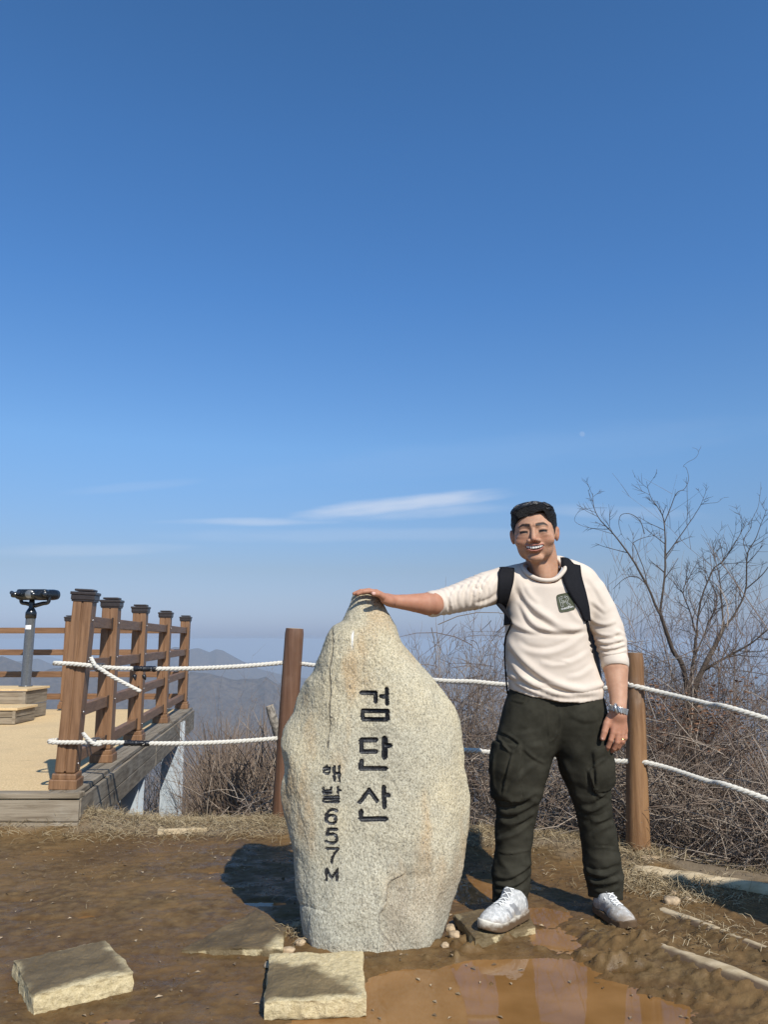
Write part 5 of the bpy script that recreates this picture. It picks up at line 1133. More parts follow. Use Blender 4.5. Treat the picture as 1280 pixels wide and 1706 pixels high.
# ------------------------------------------------------------------ trainers
t = NT('white_trainer_mesh'); g_ = t.n.new('ShaderNodeNewGeometry'); s_ = t.n.new('ShaderNodeSeparateXYZ'); t.link(g_.outputs['Position'], s_.inputs[0]); n = t.noise(30, 5, .7)
cs = t.mix(t.rng(t.noise(70, 4, .7), .4, .65), (.42, .42, .40), (.66, .65, .61)); cs = t.mix(t.rng(t.math('ADD', s_.outputs[2], t.math('MULTIPLY', t.math('SUBTRACT', n, .5), .09)), .045, .085, .75, 0), cs, (.24, .17, .105))
mShoe = t.fin(cs, .8, t.bump(t.noise(120, 3, .7), .5, .003), spec=.2); mShG = simple('grey_trainer_panel', (.26, .26, .255), .6, var=.12, scale=60)
t = NT('muddy_sole'); n = t.noise(28, 5, .65); g_ = t.n.new('ShaderNodeNewGeometry'); s_ = t.n.new('ShaderNodeSeparateXYZ'); t.link(g_.outputs['Position'], s_.inputs[0])
mSole = t.fin(t.mix(t.rng(t.math('ADD', s_.outputs[2], t.math('MULTIPLY', t.math('SUBTRACT', n, .5), .05)), .042, .072), (.12, .075, .04), (.66, .62, .52)), .75, t.bump(n, .6, .006), spec=.25)
def shoe(heel, toe, zb, lean, flip):
    heel = np.array(heel, float); toe = np.array(toe, float); d = toe - heel; L = np.linalg.norm(d[:2]); f_ = d / np.linalg.norm(d); r_ = np.array([-f_[1], f_[0], 0]); r_ /= np.linalg.norm(r_); r_ = r_ * flip; u_ = np.cross(f_, r_); u_ = u_ * np.sign(u_[2])
    B = np.stack([f_, r_, u_]); toL = lambda p: (p - heel) @ B.T; S_ = L / .285
    def halfw(x): return np.interp(x / S_, [-.01, .02, .08, .14, .20, .25, .285], [.020, .037, .041, .045, .054, .047, .020]) * S_
    def upper(p):
        q = toL(p) / S_; x, y, z = q[..., 0], q[..., 1], q[..., 2]
        d = sd_ell(q, (.20, .003, .035), (.082, .051, .038)); d = smin(d, sd_ell(q, (.065, 0, .045), (.068, .040, .050)), .03)
        d = smin(d, sd_cone(q, (.06, 0, .075), (.085, 0, .10), .034, .037), .03); d = smin(d, sd_cone(q, (.10, 0, .075), (.19, 0, .048), .031, .027), .03)
        d = smax(d, -(z - .018), .004); d = smax(d, z - .118 - (x - .08) * .25, .006)
        # stitched overlays
        st = np.sin((x * 1.0 + np.abs(y) * 1.6) * 2 * math.pi / .036); d = d - .0013 * sstep(.3, .8, st) * (z < .085) * (x < .2)
        return d * S_
    def sole(p):
        q = toL(p); x, y, z = q[..., 0] / S_, q[..., 1] / S_, q[..., 2] / S_
        w = halfw(q[..., 0]) / S_; yy_ = y - .004 * np.sin(x * 12); d2 = np.abs(yy_) - w; ex = np.maximum(-.008 - x, x - .29); spr = np.where(x > .21, (x - .21) ** 2 * 2.6, 0)
        d = smax(smax(d2, ex, .02), np.abs(z - .017 - spr) - .0175 + .003 * (np.sin(z * 700) > .2) * (x < .12), .005); return d * S_
    lo = np.minimum(heel, toe) - [.08, .08, .03]; hi = np.maximum(heel, toe) + [.08, .08, .16]
    V, F = remesh_sdf(upper, lo, hi, .0032); q = (V - heel) @ B.T / S_
    x, y, z = q[:, 0], q[:, 1], q[:, 2]; grey = ((np.abs(y) < .017) & (x > .09) & (x < .19) & (z > .05)) | ((np.abs((x - .09 - (z - .03) * .9)) < .014) & (z < .08)) | ((np.abs((x - .145 - (z - .03) * .7)) < .007) & (z < .07)) | ((x < .05) & (z > .055) & (z < .085))
    gf_ = grey[F].sum(1) >= 2
    th_ = MB()
    shoe_o = wpart('trainer', V, F, [mShoe, mShG], man, True, gf_.astype(int))
    V, F = remesh_sdf(sole, lo, hi, .0034); wpart('sole', V, F, mSole, shoe_o)
    bv = BVHTree.FromPolygons([tuple(v) for v in wv(shoe_o)], [tuple(p_.vertices) for p_ in shoe_o.data.polygons]); m = MB()
    for k in range(5):
        x = .108 + k * .018
        for s in (-1, 1):
            pts = []
            for q_ in np.linspace(-1, 1, 7):
                loc = np.array([x + s * .007 * q_, .019 * q_, .2]) * S_; w = heel + loc @ B; h_ = bv.ray_cast(Vector(w), Vector(-u_), .4)
                if h_[0] is not None: pts.append(np.array(h_[0]) + u_ * .0018)
            if len(pts) > 3: m.add(*tube(pts, .0023, 6))
    for s in (-1, 1):
        loc = heel + (np.array([.098, 0, .098]) * S_) @ B; pts = spline([loc, loc + (np.array([.006, .018 * s, .006])) @ B, loc + np.array([.02, .026 * s, -.006]) @ B, loc + np.array([.014, .004 * s, 0]) @ B], 12); m.add(*tube(pts, .0022, 6))
    v, f = m.get(); wpart('laces', v, f, mWht, shoe_o, kind='stuff')
def wv(o): b = np.array(o.parent.location if o.parent.parent is None else o.parent.parent.location); return np.array([v.co for v in o.data.vertices]) + b
hl = G(872, 1526, .022); tl = G(812, 1553, .030)
shoe((hl.x + .005, hl.y + .0, .018), (tl.x - .02, tl.y - .01, .030), 0, 0, 1)
hl = G(996, 1516, .012); tl = G(1048, 1547, .010)
shoe((hl.x - .0, hl.y + .01, .006), (tl.x + .012, tl.y - .02, .006), 0, 0, -1)
# ------------------------------------------------------------------ watch and ring
mStl = simple('polished_steel', (.52, .51, .48), .25, .7, .1, 200, .1); mGold = simple('gold', (.85, .60, .20), .2, 1, .05)
wc = np.array(pp(1031, 1183, 3.088)); wd = Vector(np.array(pp(1030, 1192, 3.085)) - np.array(pp(1031, 1168, 3.09))).normalized(); wd = Vector((wd.x - .16, wd.y, wd.z)).normalized()
wt_ = thing('wristwatch', 'steel link bracelet wristwatch on the wrist of the hanging hand', 'watch', tuple(wc)); wt_['_'] = 0; del wt_['_']
qr = Vector((0, 0, 1)).rotation_difference(wd).to_matrix(); m = None
linkd = None
for k in range(30):
    a = 2 * math.pi * k / 30; ca, sa = math.cos(a), math.sin(a); rx_, ry_ = .0352, .0335
    v, f = box((0, 0, 0), (.0045, .0064, .024 if k % 2 else .020), .0014); Mz = Matrix.Rotation(a, 3, 'Z'); v = v @ np.array(Mz).T + np.array([rx_ * ca, ry_ * sa, 0]); v = v @ np.array(qr).T + wc
    wpart('bracelet_link', v, f, mStl, wt_, False)
cd_ = Vector((1, -.55, .2)).normalized(); cc = wc + np.array(qr @ Vector((.034, -.010, 0)))
v, f = rev([(.0001, 0), (.019, 0), (.021, .003), (.0205, .008), (.018, .010), (.0001, .010)], 28, cc, cd_); wpart('watch_case', v, f, mStl, wt_)
v, f = rev([(.0001, .0101), (.0165, .0101), (.0165, .0106), (.0001, .0106)], 24, cc, cd_); wpart('watch_dial', v, f, simple('dark_dial', (.02, .025, .035), .08), wt_)
rc = np.array(pp(1037, 1231, 3.084)); v, f = rev([(.0098, -.0025), (.0118, -.002), (.0120, .002), (.0098, .0025)], 24, rc, (.02, -.15, 1), False); top('finger_ring', v, f, mGold, 'plain gold ring on a finger of the hanging hand', 'ring', rc)
# ------------------------------------------------------------------ backpack
mStrap = simple('black_webbing', (.009, .009, .011), .8, var=.25, scale=200, bump=.4, spec=.15); mPack = simple('black_pack_cloth', (.028, .029, .032), .6, var=.2, scale=90, bump=.3)
bp_ = thing('backpack', 'black backpack worn by the man, straps over both shoulders', 'backpack', (P(925, 1100, 3.4).x, 3.42, 1.0))
def pack_sdf(p):
    c = np.array(pp(926, 1055, 3.44)); q = p - c; q = np.stack([q[..., 0] - .10 * q[..., 2] * -0.35, q[..., 1], q[..., 2]], -1); b = np.abs(q) - np.array([.125, .065, .20]); d = np.linalg.norm(np.maximum(b, 0), axis=-1) + np.minimum(b.max(-1), 0) - .045
    return d + .004 * noise(p * 14)
V, F = remesh_sdf(pack_sdf, np.array(pp(926, 1055, 3.44)) - [.2, .14, .28], np.array(pp(926, 1055, 3.44)) + [.2, .14, .28], .008); wpart('pack_body', V, F, mPack, bp_)
def strap(path, w, lift, th_, name, back=True):
    """path: picture points on the shirt front with widths; run on over the shoulder to the pack"""
    pts = spline(np.array(path, float), 26); rows = []
    for i, (x, y, wd_) in enumerate(pts):
        a = pts[min(i + 1, 25)][:2] - pts[max(i - 1, 0)][:2]; a /= np.linalg.norm(a); nx = np.array([-a[1], a[0]])
        r = [];
        for s in np.linspace(-1, 1, 7): q = np.array([x, y]) + nx * s * wd_ / 2; r.append(onshirt(q[0], q[1], lift + .002 * (1 - s * s)))
        rows.append(r)
    rows = np.array(rows)
    for _ in range(3): rows[1:-1] = (rows[:-2] + 2 * rows[1:-1] + rows[2:]) / 4; rows[:, 1:-1] = (rows[:, :-2] + 2 * rows[:, 1:-1] + rows[:, 2:]) / 4
    if back:
        r0 = rows[0]; ex = []
        for dy, dz in ((-0.0, .0), (.035, .006), (.08, .0), (.13, -.03), (.17, -.07))[1:]: ex.append(r0 * np.array([1, 0, 1]) + np.array([0, 1, 0]) * (r0[:, 1:2] * 1) + np.array([0, dy, dz]))
        rows = np.concatenate([np.array(ex)[::-1], rows])
    n, k = rows.shape[:2]; V = rows.reshape(-1, 3); idx = np.arange(n * k).reshape(n, k); F = np.stack([idx[:-1, :-1], idx[1:, :-1], idx[1:, 1:], idx[:-1, 1:]], -1).reshape(-1, 4)
    N_ = vnormals(V, F); 
    if N_[:, 1].mean() > 0: N_ = -N_
    V2 = np.vstack([V + N_ * th_, V - N_ * .002]); F2 = F.tolist(); m = n * k; F3 = F2 + [tuple(i + m for i in q[::-1]) for q in F2]
    for i in range(n - 1): F3 += [(idx[i, 0], idx[i + 1, 0], idx[i + 1, 0] + m, idx[i, 0] + m), (idx[i, -1], idx[i, -1] + m, idx[i + 1, -1] + m, idx[i + 1, -1])]
    for j in range(k - 1): F3 += [(idx[-1, j], idx[-1, j + 1], idx[-1, j + 1] + m, idx[-1, j] + m)]
    o = wpart(name, V2, [tuple(map(int, q)) for q in F3], mStrap, bp_); bm = bmesh.new(); bm.from_mesh(o.data); bmesh.ops.recalc_face_normals(bm, faces=bm.faces); bm.to_mesh(o.data); bm.free()
strap([(846, 938, 23), (843, 960, 26), (839, 984, 21), (837.5, 1007, 15), (839, 1026, 9), (839.5, 1042, 6)], 24, .006, .006, 'shoulder_strap')
strap([(951, 933, 30), (952, 958, 31), (956, 975, 29), (964, 994, 23), (972, 1014, 15), (976.5, 1035, 9)], 30, .006, .006, 'shoulder_strap')
def webbing(pts3, r, name):
    v, f = tube(spline(pts3, 16), r, 6); wpart(name, v, f, mStrap, bp_)
webbing([onshirt(839.5, 1040, .006), np.array(pp(842.5, 1065, 3.2)), np.array(pp(842, 1100, 3.2)), np.array(pp(845, 1146, 3.2)), np.array(pp(848, 1160, 3.24))], .0038, 'webbing_strap')
webbing([onshirt(977, 1036, .004), np.array(pp(984, 1070, 3.17)), np.array(pp(991, 1100, 3.18)), np.array(pp(1001, 1140, 3.22)), np.array(pp(1000, 1150, 3.35))], .0085, 'webbing_strap')
TICK('f')
# ------------------------------------------------------------------ bare trees, shrubs, brambles, dry grass
def bark(name, dark, mid, pale, rough=.85):
    t = NT(name); tn = t.attr('tone', 2); n = t.noise(60, 3, .6)
    c = t.mix(t.rng(tn, 0, .55, smooth=False), dark, mid); c = t.mix(t.rng(tn, .55, 1, smooth=False), c, pale); c = t.mix(t.rng(n, .3, .7, 0, .35), c, tuple(q * .55 for q in dark))
    return t.fin(c, rough, spec=.2)
mBark = bark('tree_bark', (.060, .046, .036), (.105, .080, .060), (.20, .165, .125))
mBram = bark('bramble_stems', (.13, .085, .062), (.27, .21, .16), (.50, .42, .33))
mFar = bark('far_brush', (.14, .10, .07), (.26, .19, .14), (.42, .34, .26))
mStraw = bark('straw', (.20, .14, .075), (.42, .32, .18), (.66, .55, .36), .9)
t = NT('dry_leaf'); tn = t.attr('tone', 2); mLeaf = t.fin(t.mix(tn, (.10, .045, .025), (.30, .17, .10)), .8, spec=.2)
def rnd(a, b): return random.uniform(a, b)
def unit(v): return v / (np.linalg.norm(v) + 1e-9)
def perp(d):
    r = np.array([random.gauss(0, 1) for _ in range(3)]); r -= d * (r @ d); return unit(r)
def mk(name, polys, rads, tones, m, parent=None, label=None, cat=None, base=None, **tags):
    """polylines -> one mesh with a tone per stem"""
    order = {}; 
    for i, p in enumerate(polys): order.setdefault(len(p), []).append(i)
    idx = [i for L in order.values() for i in L]; v, f = twigs([polys[i] for i in idx], [rads[i] for i in idx], 3)
    tn = np.concatenate([np.repeat(tones[i], len(polys[i]) * 3) for i in idx])
    if parent is not None: o = wpart(name, v, f, m, parent, True, **tags)
    else: o = top(name, v, f, m, label, cat, base, True, **tags)
    setattr_col(o.data, 'tone', tn); return o
class Wood:
    def __init__(s): s.p = []; s.r = []; s.t = []
    def add(s, pts, r, tone): s.p.append(np.asarray(pts, float)); s.r.append(np.asarray(r, float)); s.t.append(tone)
    def stem(s, p0, d, L, r, tone, lvl, kids=(6, 5, 3), curl=.35, up=.06, n=7, spread=(25, 65), taper=.4, ratio=.45):
        d = unit(d); pts = [np.array(p0, float)]; step = L / (n - 1); bend = perp(d) * curl * rnd(.2, 1) / n
        for i in range(n - 1):
            d = unit(d + bend + perp(d) * curl * .28 + np.array([0, 0, up])); pts.append(pts[-1] + d * step)
        pts = np.array(pts); rr = r * np.linspace(1, taper, n); s.add(pts, rr, tone + rnd(-.12, .12))
        if lvl > 0: s.kids(pts, rr, L, tone, lvl, kids, curl, up, spread, ratio)
        return pts
    def kids(s, pts, rr, L, tone, lvl, kids, curl=.35, up=.06, spread=(25, 65), ratio=.45, t0=.18):
        k = kids[len(kids) - lvl] if lvl <= len(kids) else kids[0]
        for _ in range(k):
            t = rnd(t0, .98) * (len(pts) - 1); i = int(t); f = t - i; q = pts[i] * (1 - f) + pts[min(i + 1, len(pts) - 1)] * f; dd = unit(pts[min(i + 1, len(pts) - 1)] - pts[max(i - 1, 0)])
            a = R(rnd(*spread)); nd = dd * math.cos(a) + perp(dd) * math.sin(a)
            s.stem(q, nd, L * ratio * rnd(.55, 1.15) * (1.15 - .5 * t / len(pts)), max(.0015, rr[i] * rnd(.45, .65)), tone, lvl - 1, kids, curl, up, n=5 if lvl > 1 else 4, spread=spread, ratio=ratio)
# three bare trees at the right, main limbs laid out one by one
def limb(W_, l, tone, lvl=2, kids=(9, 5), Lk=.55, n=18, curl=.3, ratio=.5, t0=.1):
    pts = spline(np.array([tuple(P(x, y, D)) + (r * .001,) for x, y, D, r in l]), n); pts[:, :3] += .006 * np.stack([noise(pts[:, :3] * 9 + k * 7) for k in range(3)], -1)
    W_.add(pts[:, :3], pts[:, 3], tone); W_.kids(pts[:, :3], pts[:, 3], Lk, tone, lvl, kids, curl, .05, (25, 60), ratio, t0)
def tree_thing(label, limbs, trunk, D, group='bare trees at the right'):
    base = P(trunk[0][0], trunk[0][1], D); gz = float(ground_h(base.x, D, False)); th = thing('bare_tree', label, 'tree', (base.x, D, gz), group=group)
    T = Wood(); tp = [(trunk[0][0] + 3, 1600, D, trunk[0][3] * 1.25)] + trunk; pts = spline(np.array([tuple(P(x, y, d)) + (r * .001,) for x, y, d, r in tp]), 26)
    pts[:, :3] += .008 * np.stack([noise(pts[:, :3] * 6 + k * 7) for k in range(3)], -1); v, f = tube(pts[:, :3], pts[:, 3], 9); v = v + .0015 * noise(v * 50)[:, None]
    o = wpart('trunk', v, f, mBark, th); setattr_col(o.data, 'tone', .35 + .25 * noise(v * 5))
    C = Wood()
    for l, kw in limbs: limb(C, l, rnd(.2, .5), **kw)
    mk('crown', C.p, C.r, C.t, mBark, th); return th
tree_thing('slender bare tree with three upright forks, just right of the man', [
    ([(1099, 1022, 5.0, 10), (1078, 975, 4.98, 8), (1053, 929, 4.95, 6.5), (1023, 890, 4.93, 4.5), (1000, 866, 4.9, 3.4), (990, 845, 4.9, 2.6), (988, 822, 4.9, 1.6)], dict(kids=(12, 4), Lk=.38)),
    ([(1101, 1022, 5.0, 9), (1105, 986, 5.0, 8), (1109, 931, 5.03, 6.6), (1108, 871, 5.05, 4.6), (1098, 847, 5.05, 3.4), (1086, 830, 5.05, 2.4), (1078, 802, 5.05, 1.4)], dict(kids=(12, 4), Lk=.38)),
    ([(1109, 928, 5.03, 5.5), (1127, 904, 5.06, 4.6), (1146, 877, 5.1, 3.4), (1160, 855, 5.12, 2.6), (1168, 841, 5.12, 2), (1177, 822, 5.13, 1.2)], dict(kids=(7, 3), Lk=.3)),
    ([(1108, 871, 5.05, 4.), (1118, 846, 5.03, 3.4), (1128, 822, 5, 2.8), (1142, 815, 5, 2.2), (1148, 800, 5, 1.8), (1144, 780, 5, 1.5), (1139, 777, 5, 1.4), (1147, 770, 5, 1.3), (1158, 764, 5, 1.2), (1164, 755, 5, 1.1), (1162, 748, 5, 1.0), (1155, 745, 5, .8)], dict(lvl=1, kids=(4,), Lk=.14, n=40)),
    ([(1146, 877, 5.1, 2.2), (1146, 850, 5.1, 2), (1146, 815, 5.1, 1.6), (1144, 795, 5.1, 1.1)], dict(lvl=1, kids=(6,), Lk=.13)),
    ([(1168, 841, 5.12, 1.6), (1182, 838, 5.1, 1.4), (1196, 836, 5.1, 1.2), (1206, 829, 5.1, 1), (1216, 828, 5.1, .8)], dict(lvl=1, kids=(1,), Lk=.05)),
    ([(1078, 975, 4.98, 4), (1060, 960, 4.95, 3.2), (1040, 965, 4.9, 2.4), (1022, 982, 4.9, 1.5)], dict(kids=(5, 3), Lk=.2)),
    ([(1023, 890, 4.93, 2), (1000, 884, 4.92, 1.5), (975, 877, 4.9, 1.3), (958, 868, 4.9, 1.2), (965, 852, 4.9, 1.1), (990, 846, 4.9, 1), (1012, 846, 4.9, .9)], dict(lvl=1, kids=(1,), Lk=.05, n=24)),
    ([(1075, 890, 4.98, 3.4), (1066, 868, 4.97, 3), (1050, 857, 4.96, 2.6), (1036, 858, 4.96, 2.2), (1031, 872, 4.95, 1.8), (1036, 892, 4.95, 1.2)], dict(lvl=1, kids=(6,), Lk=.16, n=22)),
    ([(1078, 975, 4.98, 4.5), (1074, 950, 5.0, 3.6), (1058, 910, 5.0, 3), (1056, 905, 5.0, 2.6), (1070, 897, 5.0, 2.2), (1092, 892, 5.0, 1.6)], dict(kids=(5, 3), Lk=.22))],
    [(1150, 1440, 5.1, 20), (1152, 1250, 5.08, 19), (1146, 1150, 5.05, 17), (1136, 1105, 5.03, 15), (1121, 1082, 5.02, 14), (1108, 1045, 5.0, 12), (1099, 1020, 5.0, 10)], 5.1)
tree_thing('dark leaning bare tree with crooked limbs near the right edge', [
    ([(1206, 1046, 5.3, 9), (1203, 1000, 5.3, 6.5), (1200, 965, 5.28, 4.5), (1192, 930, 5.25, 2.6), (1188, 900, 5.2, 1.4)], dict(kids=(12, 4), Lk=.38)),
    ([(1206, 1046, 5.3, 10), (1228, 1019, 5.32, 8), (1244, 981, 5.35, 6.5), (1246, 926, 5.35, 5), (1258, 901, 5.35, 3.6), (1270, 872, 5.35, 2.4), (1277, 847, 5.35, 1.4)], dict(kids=(15, 4), Lk=.42)),
    ([(1171, 1118, 5.25, 12), (1195, 1104, 5.2, 9.5), (1217, 1093, 5.2, 8), (1258, 1068, 5.15, 6), (1290, 1040, 5.1, 4), (1320, 1010, 5.1, 2)], dict(kids=(15, 4), Lk=.46)),
    ([(1244, 981, 5.35, 5), (1268, 960, 5.3, 4), (1290, 930, 5.3, 3), (1305, 890, 5.3, 1.6)], dict(kids=(7, 4), Lk=.3)),
    ([(1246, 926, 5.35, 3), (1240, 900, 5.35, 2.4), (1252, 880, 5.35, 2), (1253, 869, 5.3, 1.8), (1264, 845, 5.3, 1.5), (1268, 820, 5.3, 1.2), (1269, 802, 5.3, .8)], dict(lvl=1, kids=(7,), Lk=.14))],
    [(1166, 1440, 5.25, 24), (1160, 1300, 5.25, 22), (1158, 1160, 5.25, 20), (1171, 1115, 5.26, 17), (1190, 1079, 5.28, 15), (1206, 1046, 5.3, 11)], 5.25)
tree_thing('thicket-like bare tree with tangled fine twigs between the two bigger trees', [
    ([(1162, 1060, 5.55, 8), (1165, 1013, 5.5, 7), (1187, 953, 5.5, 5.5), (1205, 935, 5.5, 4.5), (1231, 895, 5.5, 3), (1245, 868, 5.5, 1.6)], dict(kids=(18, 6), Lk=.46, curl=.5)),
    ([(1162, 1060, 5.55, 7), (1150, 1020, 5.5, 5.5), (1140, 985, 5.5, 4), (1150, 960, 5.5, 3), (1165, 935, 5.5, 1.6)], dict(kids=(16, 6), Lk=.44, curl=.5)),
    ([(1160, 1090, 5.55, 7), (1180, 1040, 5.6, 6), (1195, 1000, 5.6, 5), (1180, 960, 5.6, 3.4), (1172, 945, 5.6, 1.8)], dict(kids=(16, 6), Lk=.44, curl=.5))],
    [(1140, 1440, 5.5, 17), (1139, 1300, 5.5, 16), (1145, 1180, 5.5, 14), (1155, 1110, 5.52, 12), (1162, 1058, 5.55, 9)], 5.5)
# shrubs: each a clump of arching stems rooted on the slope
def shrub(x, ytop, D, label, ns=9, width=.45, tone=.4, m=mBram, kids=(7, 4), r=.0045, grp='bare shrubs beyond the ropes', curl=.35):
    tp = P(x, ytop, D); gz = float(ground_h(tp.x, D, False)); Hh = tp.z - gz; W_ = Wood()
    for k in range(ns):
        a = rnd(0, 2 * math.pi); b0 = np.array([tp.x + rnd(-.12, .12) * width, D + rnd(-.1, .1) * width, gz - .02]); d = np.array([math.cos(a) * width * rnd(.1, .55), math.sin(a) * width * rnd(.1, .5), 1])
        W_.stem(b0, d, Hh * rnd(.72, 1.08), r * rnd(.7, 1.3), tone + rnd(-.2, .25), 2, kids, curl, .05, n=8, ratio=.36, taper=.25)
    keep = []
    for i, p_ in enumerate(W_.p):
        qx, qy = proj(p_); keep.append(not ((qx > 600) & (qx < 1000) & (qy < 985)).any())   # no shoots as high as the man's head behind him
    W_.p = [q for q, k_ in zip(W_.p, keep) if k_]; W_.r = [q for q, k_ in zip(W_.r, keep) if k_]; W_.t = [q for q, k_ in zip(W_.t, keep) if k_]
    return mk('bare_shrub', W_.p, W_.r, W_.t, m, None, label, 'shrub', (tp.x, D, gz), group=grp)
for a in [(700, 1075, 5.0, 'grey bare shrub rising just right of the granite stone'), (738, 1050, 5.4, 'tall thin shrub below the sleeve of the outstretched arm'), (775, 1040, 5.1, 'pale stemmed shrub in the gap between stone and man'), (812, 1065, 5.5, 'dense shrub with straight shoots beside the man\'s hip'),
          (835, 1100, 5.0, 'shrub half hidden behind the trousers on the left'), (935, 1130, 5.2, 'shrub seen between the man\'s legs'), (1040, 960, 5.6, 'fine twigged shrub close behind the man\'s bent elbow'), (1060, 1060, 5.2, 'shrub standing behind the right round post')]:
    shrub(*a, ns=15, kids=(8, 4), width=.6)
for a in [(1090, 1110, 4.9, 'shrub with reddish stems right of the round post'), (1185, 1130, 5.0, 'tangled shrub under the upper right rope'), (1245, 1090, 5.2, 'loose shrub at the right edge under the leaning limbs'), (1270, 1180, 4.8, 'low shrub at the right border above the lower rope'), (1150, 1190, 4.7, 'low bramble bush below the ropes at the right'), (1215, 1010, 5.9, 'hazy shrub behind the leaning tree')]:
    shrub(*a, ns=18, kids=(9, 4), tone=.35, curl=.5, width=.8)
for a in [(1112, 985, 5.7, 'fine upright sapling behind the fork of the slender tree'), (1155, 935, 5.8, 'pale twiggy sapling rising between the two bare trees'), (1195, 960, 5.6, 'dense twiggy sapling in the middle of the right-hand trees'), (1225, 930, 5.9, 'tall fine sapling behind the leaning tree'), (1262, 950, 5.7, 'sapling at the right border above the upper rope'), (1080, 1010, 5.6, 'slim sapling just above the round post'), (1290, 1000, 5.5, 'sapling cut by the right edge of the picture'), (1135, 1040, 5.2, 'reddish many-stemmed bush round the foot of the slender tree'), (1185, 1020, 5.1, 'reddish many-stemmed bush before the dark leaning tree'), (1240, 1045, 5.3, 'reddish many-stemmed bush near the right border')]:
    shrub(*a, ns=7, kids=(13, 5), tone=.22, curl=.45, width=.9, r=.0066, grp='fine saplings among the bare trees')
# far brush below the deck corner, and single stalks in it
for k, (x, y, D) in enumerate([(330, 1205, 11.0), (368, 1222, 8.0), (372, 1195, 10.5), (398, 1215, 8.6), (420, 1190, 9.5), (440, 1218, 8.2), (455, 1200, 7.6), (300, 1240, 11.5), (250, 1290, 11.0), (362, 1262, 7.0), (385, 1262, 6.8), (425, 1255, 6.6), (362, 1150, 12.), (412, 1160, 11.)]):
    lab_ = ['brown hazy brush beside the deck corner', 'brush below the lower left rope', 'taller brush far down the slope, left', 'brush with pale stalks under the lower rope', 'brush left of the sawn branch', 'reddish brush left of the leaning post', 'brush close behind the leaning post', 'brush behind the outer steel column', 'brush between the two steel columns', 'low brush right of the outer steel column', 'low brush in the middle of the left gap', 'low brush beside the foot of the leaning post', 'tall sapling with a forked top in the left gap', 'thin sapling with curved pale tip in the left gap'][k]
    shrub(x, y, D, lab_, ns=(5 if k > 11 else 22), width=.5 if k > 11 else .8, tone=.5, m=mFar, kids=(8, 3) if k < 12 else (4, 2), r=.0055, grp='brown brush on the slope below the deck')
# tangled undergrowth: arcs of cane and dead stem nobody could count
U_ = Wood()
def tangle(n, xr, er, hr, L, tone, r):
    for _ in range(n):
        X = rnd(*xr); e = rnd(*er); Y = float(edge_y(X)) + e; z = float(GHL(X, Y)) + rnd(0, 1) ** 1.6 * hr * min(1, .35 + e * .8); a = rnd(0, 2 * math.pi); el = random.gauss(.25, .55)
        d = np.array([math.cos(a) * math.cos(el), math.sin(a) * math.cos(el) * .7, math.sin(el)]); pts = [np.array([X, Y, z])]; b = perp(d) * rnd(.05, .5); ll = L * rnd(.4, 1.3)
        for i in range(4): d = unit(d + b * .6 + np.array([0, 0, -.10])); pts.append(pts[-1] + d * ll / 4)
        rr = r * rnd(.5, 1.3); pts = np.array(pts); pts[:, 1] = np.maximum(pts[:, 1], edge_y(pts[:, 0]) - .12 + .1 * (pts[:, 2] > .3)); U_.add(pts, rr * np.array([1, .95, .85, .7, .4]), tone + rnd(-.35, .5))
gx_ = np.linspace(-7, 6, 80); gy_ = np.linspace(0, 16, 90); GXX, GYY = np.meshgrid(gx_, gy_); GH_ = ground_h(GXX, GYY, False)
def GHL(X, Y):
    i = min(max((Y - gy_[0]) / (gy_[1] - gy_[0]), 0), len(gy_) - 2); j = min(max((X - gx_[0]) / (gx_[1] - gx_[0]), 0), len(gx_) - 2); return GH_[int(round(i)), int(round(j))]
tangle(5200, (.3, 3.2), (.05, 1.6), 1.0, .42, .45, .0026); tangle(2600, (1.0, 3.0), (.05, 1.0), .65, .36, .5, .0024); tangle(2200, (.2, 3.4), (.9, 2.6), 1.7, .5, .35, .0030); tangle(700, (-.95, .4), (.1, 1.2), .35, .3, .5, .0024)
mk('undergrowth', U_.p, U_.r, U_.t, mBram, None, 'tangle of dry brambles and dead stems beyond the ropes', 'undergrowth', (0, 0, 0), kind='stuff')
V_ = Wood()
for _ in range(9000):
    D = rnd(5.6, 11.5); x = rnd(345, 500)
    if random.random() < .25: D = rnd(10.5, 14); x = rnd(120, 340)
    X = P(x, 1300, D).x; gz = float(GHL(X, D)) if D < 13 else -3; Hh = max(.25, P(x, rnd(1238, 1330), D).z - gz); a = rnd(0, 6.28); d = np.array([math.cos(a) * .5, math.sin(a) * .5, rnd(.6, 1.6)]); z0_ = gz + rnd(.0, .85) * Hh
    pts = [np.array([X, D, z0_])]; b = perp(unit(d)) * rnd(0, .5); L = rnd(.25, .6)
    for i in range(4): d = unit(unit(d) + b * .5); pts.append(pts[-1] + d * L / 4)
    V_.add(pts, .0042 * rnd(.5, 1.2) * np.array([1, .95, .85, .7, .4]), .45 + rnd(-.4, .5))
mk('far_brush', V_.p, V_.r, V_.t, mFar, None, 'brown winter brush on the slope below the deck', 'undergrowth', (0, 0, 0), kind='stuff')
